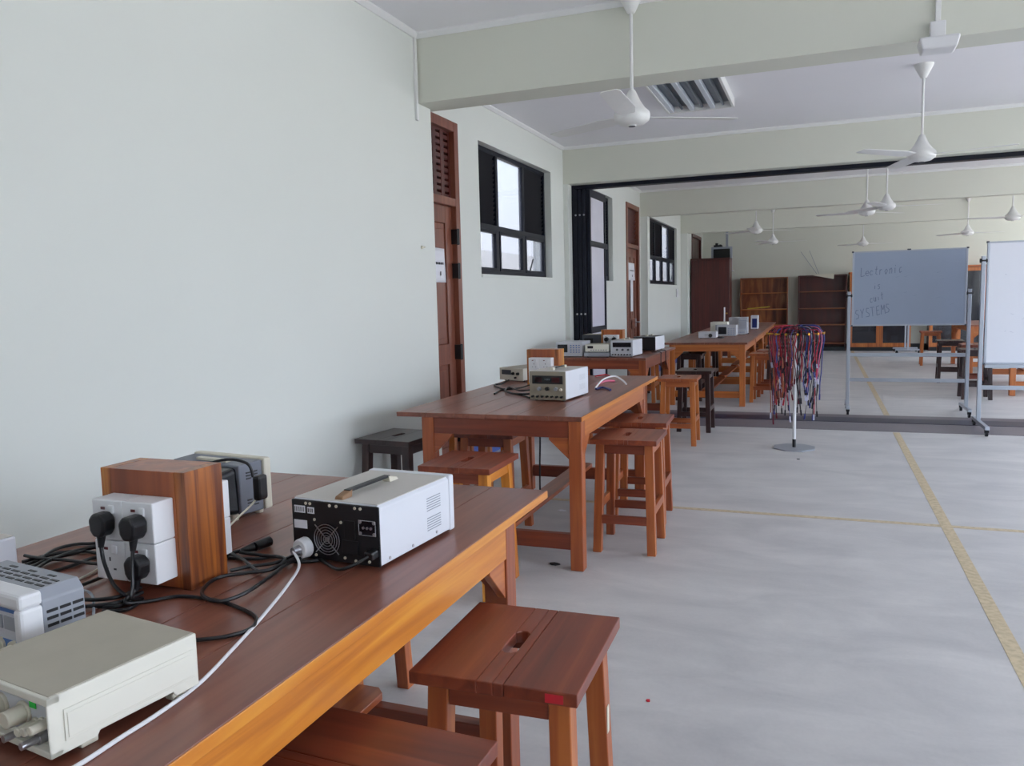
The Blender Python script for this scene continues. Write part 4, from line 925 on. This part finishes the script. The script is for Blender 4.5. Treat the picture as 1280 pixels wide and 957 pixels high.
for i in range(100):
    a = 2*PI*i/100+rl.uniform(-.05, .05); e = Vector((math.cos(a), math.sin(a), 0)); n_ = Vector((-e.y, e.x, 0))
    right = e.x > .3
    c = rl.choice(['blue', 'blue', 'white', 'red', 'pink', 'black', 'blue', 'black', 'black'] if right else cols)
    z0 = RZ+rl.uniform(.012, .04); u = rl.random()
    zb = rl.uniform(.62, .9) if u < .55 else (rl.uniform(.46, .62) if u < .88 else rl.uniform(.3, .44))
    rr = .19+rl.uniform(0, .055); jx = lambda s: n_*rl.uniform(-s, s)+e*rl.uniform(-s*.7, s*.5)
    lay = .011*(i % 6); pts = [e*rl.uniform(.02, .09)+jx(.035)+Vector((0, 0, RZ+.018+lay)), e*(rr-.06)+jx(.02)+Vector((0, 0, RZ+.018+lay)), e*rr+jx(.006)+Vector((0, 0, RZ+.014+lay*.5)), e*(rr+.02)+jx(.012)+Vector((0, 0, RZ-.05))]
    nseg = 5; sh = jx(.024)
    for k in range(1, nseg+1):
        t = k/nseg; pts.append(e*(rr+.015-.03*t)+sh*t+jx(.015)+Vector((0, 0, RZ-.05+(zb-RZ+.05)*t)))
    o = MB().tube(spline(pts, 4), rl.uniform(.003, .0052), 6).build('test_lead', M_lead[c], None, smooth=True, loc=(sx0, sy0, 0))
    tag(o, LL[c], 'test lead', 'test leads on the lead stand')
    pe = pts[-1]; dr_ = (pts[-1]-pts[-2]).normalized()
    MB().bar(pe, pe+dr_*.055, .014, .010).build('clip', M_lead[rl.choice(['red', 'black', 'maroon', 'white', c, c] if not right else ['blue', 'white', 'white', 'black', c])], o)
    if rl.random() < .5:
        q_ = pts[-3]; MB().bar(q_, q_+Vector((.004, 0, -.04)), .013, .012).build('clip', M_lead[rl.choice(['red', 'black', 'maroon', 'black'] if not right else ['white', 'blue', 'black'])], o)

# ------------------------------------------------------------------ far wall furniture
def bookcase(label, x0, x1, h, shelves, pal):
    d = .34; cx = (x0+x1)/2; w = (x1-x0)/2; r = thing('bookcase', label, 'bookcase', (cx, YF-.03-d/2, 0), 0, 'empty wooden bookcases')
    for s in (-1, 1): MB().box(min(s*w, s*(w-.025)), max(s*w, s*(w-.025)), -d/2, d/2, 0, h).build('side_panel', W(pal, 2), r, bevel=.002)
    MB().box(-w+.025, w-.025, -d/2, d/2, h-.03, h).build('top_panel', W(pal, 0), r, bevel=.002)
    MB().box(-w+.025, w-.025, d/2-.015, d/2, .1, h-.03).build('back_panel', W(pal, 2, across=9), r)
    for z in shelves: MB().box(-w+.025, w-.025, -d/2+.004, d/2-.015, z-.025, z).build('shelf', W('orange' if pal == 'shelf' else 'shelf', 0), r, bevel=.002)
    MB().box(-w+.025, w-.025, -d/2+.01, -d/2+.03, 0, .1).build('plinth', M_dskirt if pal != 'shelf' else W(pal, 0), r)
    return r
bookcase('lighter brown empty bookcase with striped back, left on the far wall', -2.0, -.80, 1.925, (1.53, 1.1, .69, .2), 'shelf')
bookcase('darker brown empty bookcase, right of the lighter one on the far wall', -.55, .62, 1.945, (1.54, 1.1, .68, .2), 'maroon')
tag(MB().box(-.27, .27, -.012, .012, -.012, .012, Matrix.Rotation(R(-4), 3, 'Y')).box(.05, .3, -.03, .03, -.004, .018, Matrix.Rotation(R(-4), 3, 'Y')).build('yellow_stick', M_yel, None, loc=(-1.55, 22.28, 1.135)), 'yellow stick lying on a shelf of the lighter bookcase', 'stick')
ea = thing('drawing_board', 'pale triangular drawing board leaning above the darker bookcase', 'drawing board', (-.05, 22.42, 1.946))
MB().prism([(-.3, .03), (.36, -.0), (.36, .004), (.36, .03)], 1, -.25, -.235).prism([(-.16, .0), (.36, .0), (.36, -.10), (.34, -.11)], 1, -.25, -.24).build('board', M_cream, ea)
MB().bar((-.45, -.05, .62), (-.05, -.05, .03), .02, .012).bar((-.24, -.05, .64), (.0, -.05, .03), .02, .012).build('rods', M_grey, ea)
def glass_cabinet(label, x0, x1, h, doors, pal='orange'):
    d = .4; cx = (x0+x1)/2; w = (x1-x0)/2; r = thing('glass_cabinet', label, 'cabinet', (cx, YF-.03-d/2, 0), 0, 'glass-fronted cabinets')
    MB().box(-w, -w+.03, -d/2, d/2, 0, h).box(w-.03, w, -d/2, d/2, 0, h).box(-w, w, -d/2, d/2, h-.03, h).box(-w, w, -d/2+.02, d/2, .06, .1).box(-w+.03, w-.03, d/2-.012, d/2, .1, h).build('carcass', W('maroon', 2), r, bevel=.003)
    MB().box(-w-.02, w+.02, -d/2-.02, d/2, h, h+.05).build('cornice', W(pal, 0), r, bevel=.006)
    MB().box(-w, w, -d/2+.01, -d/2+.03, 0, .1).build('plinth', M_dskirt, r)
    for z in (.5, .95, 1.4): MB().box(-w+.03, w-.03, -d/2+.05, d/2-.012, z-.02, z).build('shelf', W('maroon', 0), r)
    dw = (2*w)/doors; y0, y1 = -d/2-.022, -d/2-.002; s = .075
    for k in range(doors):
        a, b = -w+k*dw+.002, -w+(k+1)*dw-.002
        dr = MB().box(a, a+s, y0, y1, .1, h-.01).box(b-s, b, y0, y1, .1, h-.01).box(a+s, b-s, y0, y1, .1, .2).box(a+s, b-s, y0, y1, h-.09, h-.01).build('door', W(pal, 2), r, bevel=.003)
        MB().box(a+s, b-s, y0+.008, y0+.012, .2, h-.09).build('glass', M_cabgl, dr)
        MB().cyl((b-s/2 if k % 2 == 0 else a+s/2, y0, 1.0), (b-s/2 if k % 2 == 0 else a+s/2, y0-.03, 1.0), .012).build('knob', M_brass, dr)
    return r
glass_cabinet('glass-fronted cabinet behind the left whiteboard on the far wall', .68, 2.10, 1.94, 2)
glass_cabinet('tall glass-fronted cabinet seen between the two whiteboards', 2.5, 3.72, 2.02, 2)
tag(MB().box(.9, .96, 22.2, 22.26, .52, .63).box(.96, 1.12, 22.2, 22.26, .59, .62).build('white_jug', M_white, None, bevel=.006) if False else MB().lathe([(.0, 0), (.035, 0), (.04, .03), (.035, .1), (.02, .12), (0, .12)], (1.17, 22.2, .501), 14).build('white_jar', M_white, None, smooth=True), 'small white jar inside the cabinet behind the left whiteboard', 'jar')
# wardrobe, tv
wl = -3.0; wt = 2.37
r = thing('wardrobe', 'tall dark maroon wardrobe at the end of the far bench row', 'wardrobe', ((wl-2.08)/2, 20.25, 0))
w = (-2.08-wl)/2
MB().box(-w, w, .03, .55, .05, wt).build('carcass', W('maroon', 2), r, bevel=.004)
MB().box(-w, w, .01, .53, 0, .05).build('plinth', W('maroon', 0), r)
MB().box(-w-.012, w+.012, -.012, .55, wt, wt+.03).build('cornice', W('maroon', 0), r, bevel=.004)
dr = MB().box(-w+.003, w-.003, .0, .03, .07, wt-.02).build('door', W('maroon', 2), r, bevel=.004)
MB().cyl((w-.06, 0, 1.05), (w-.06, -.03, 1.05), .018, n=14).build('knob', M_brass, dr, smooth=True)
TY = 21.3
a = aty(889, 309, TY); b = aty(915, 336, TY); cx = (a.x+b.x)/2; tw = (b.x-a.x)/2; z0, z1 = b.z-.02, a.z
r = thing('television', 'grey tube television with dark screen up in the far left corner', 'television', (cx, TY, 0))
MB().box(-tw, tw, 0, .09, z0, z1).hexa([(-tw+.03, .09, z0+.03), (tw-.03, .09, z0+.03), (tw-.03, .09, z1-.03), (-tw+.03, .09, z1-.03)], [(-tw*.55, .38, z0+.1), (tw*.55, .38, z0+.1), (tw*.55, .38, z1-.09), (-tw*.55, .38, z1-.09)]).build('case', M_crt, r, bevel=.008)
MB().box(-tw+.06, tw-.05, -.008, .002, z0+.1, z1-.05).build('screen', M_screen, r, bevel=.006)
r2 = thing('tv_bracket', 'grey ceiling pole and tray holding the television', 'bracket', (cx, TY, 0))
MB().box(-tw-.01, tw+.01, 0, .42, z0-.03, z0-.001).build('tray', M_crt, r2, bevel=.004)
MB().box(.06, .12, .40, .46, z0-.03, CZ).build('pole', M_crt, r2, bevel=.006)
tag(MB().box(-.1, .1, -.12, .12, 0, .05).box(-.06, .0, -.1, .05, .05, .1).box(.03, .08, -.05, .05, .05, .065).build('disc_player', M_blk, None, bevel=.006, loc=(cx-.1, TY+.13, z1+.001)), 'black set-top player on top of the television', 'player')

# floor scraps
for k, (px, py, s, m_, l) in enumerate([(693, 705, .035, M_blk, 'dark scrap on the floor beside the second bench leg'), (998, 574, .02, M_ink2, 'dark speck on the floor before the lead stand'), (702, 638, .03, M_paper, 'white paper scrap on the floor under the second bench'), (810, 876, .012, M_red, 'tiny reddish chip on the open floor')]):
    q = atz(px, py, 0); rr_ = random.Random(k); n = 7
    pts = [(s*(.5+.6*rr_.random())*math.cos(2*PI*i/n), s*(.4+.5*rr_.random())*math.sin(2*PI*i/n)) for i in range(n)]
    tag(MB().prism(pts, 2, .0005, .006).build('floor_scrap', m_, None, loc=(q.x, q.y, 0)), l, 'scrap', 'scraps on the floor')

# ------------------------------------------------------------------ light: daylight from the sky through the windows
wd = bpy.data.worlds.new('sky'); sc.world = wd; wd.use_nodes = True; nt = wd.node_tree
bg = nt.nodes['Background']; bg.inputs['Color'].default_value = (.80, .90, 1.0, 1); bg.inputs['Strength'].default_value = 3.3
tc = nt.nodes.new('ShaderNodeTexCoord'); sp_ = nt.nodes.new('ShaderNodeSeparateXYZ'); cr = nt.nodes.new('ShaderNodeValToRGB')
nt.links.new(tc.outputs['Generated'], sp_.inputs[0]); nt.links.new(sp_.outputs['Z'], cr.inputs['Fac']); nt.links.new(cr.outputs['Color'], bg.inputs['Color'])
cr.color_ramp.elements[0].color = (.42, .44, .46, 1); cr.color_ramp.elements[1].color = (.92, 1.06, 1.28, 1); cr.color_ramp.elements[1].position = .22; k_ = cr.color_ramp.elements.new(.05); k_.color = (.74, .80, .90, 1)
sl_ = bpy.data.lights.new('sun', 'SUN'); sl_.energy = 4.5; sl_.angle = R(3); sl_.color = (1, .97, .92)
so = bpy.data.objects.new('overhead_sun', sl_); COL.objects.link(so); so.rotation_euler = (R(-8), 0, 0)
def portal(loc, sx_, sy_, rot):
    l = bpy.data.lights.new('portal', 'AREA'); l.shape = 'RECTANGLE'; l.size = sx_; l.size_y = sy_; l.cycles.is_portal = True
    o = bpy.data.objects.new('daylight_portal', l); COL.objects.link(o); o.location = loc; o.rotation_euler = rot
for (a, b, c, d) in RW: portal((XR+.12, (a+b)/2, (c+d)/2), d-c, b-a, (0, R(90), 0))
for (a, b, c, d) in (W1, W2, W3): portal((WB-.26, (a+b)/2, (c+d)/2), d-c, b-a, (0, R(-90), 0))

# ------------------------------------------------------------------ camera, view
cd = bpy.data.cameras.new('camera'); cam = bpy.data.objects.new('camera', cd); COL.objects.link(cam)
cd.sensor_width = 36; cd.sensor_fit = 'HORIZONTAL'; cd.lens = FPX/1280*36; cd.clip_start = .02; cd.clip_end = 300
Mx = Matrix(((RX.x, -DY.x, -_F.x, CAM.x), (RX.y, -DY.y, -_F.y, CAM.y), (RX.z, -DY.z, -_F.z, CAM.z), (0, 0, 0, 1)))
cam.matrix_world = Mx; sc.camera = cam
vs_ = sc.view_settings; vs_.view_transform = 'Standard'; vs_.look = 'None'; vs_.gamma = 1; vs_.use_curve_mapping = False
vs_.exposure = 1.17
sc.cycles.max_bounces = 10; sc.cycles.diffuse_bounces = 6; sc.cycles.transparent_max_bounces = 16
sc.cycles.sample_clamp_indirect = 8
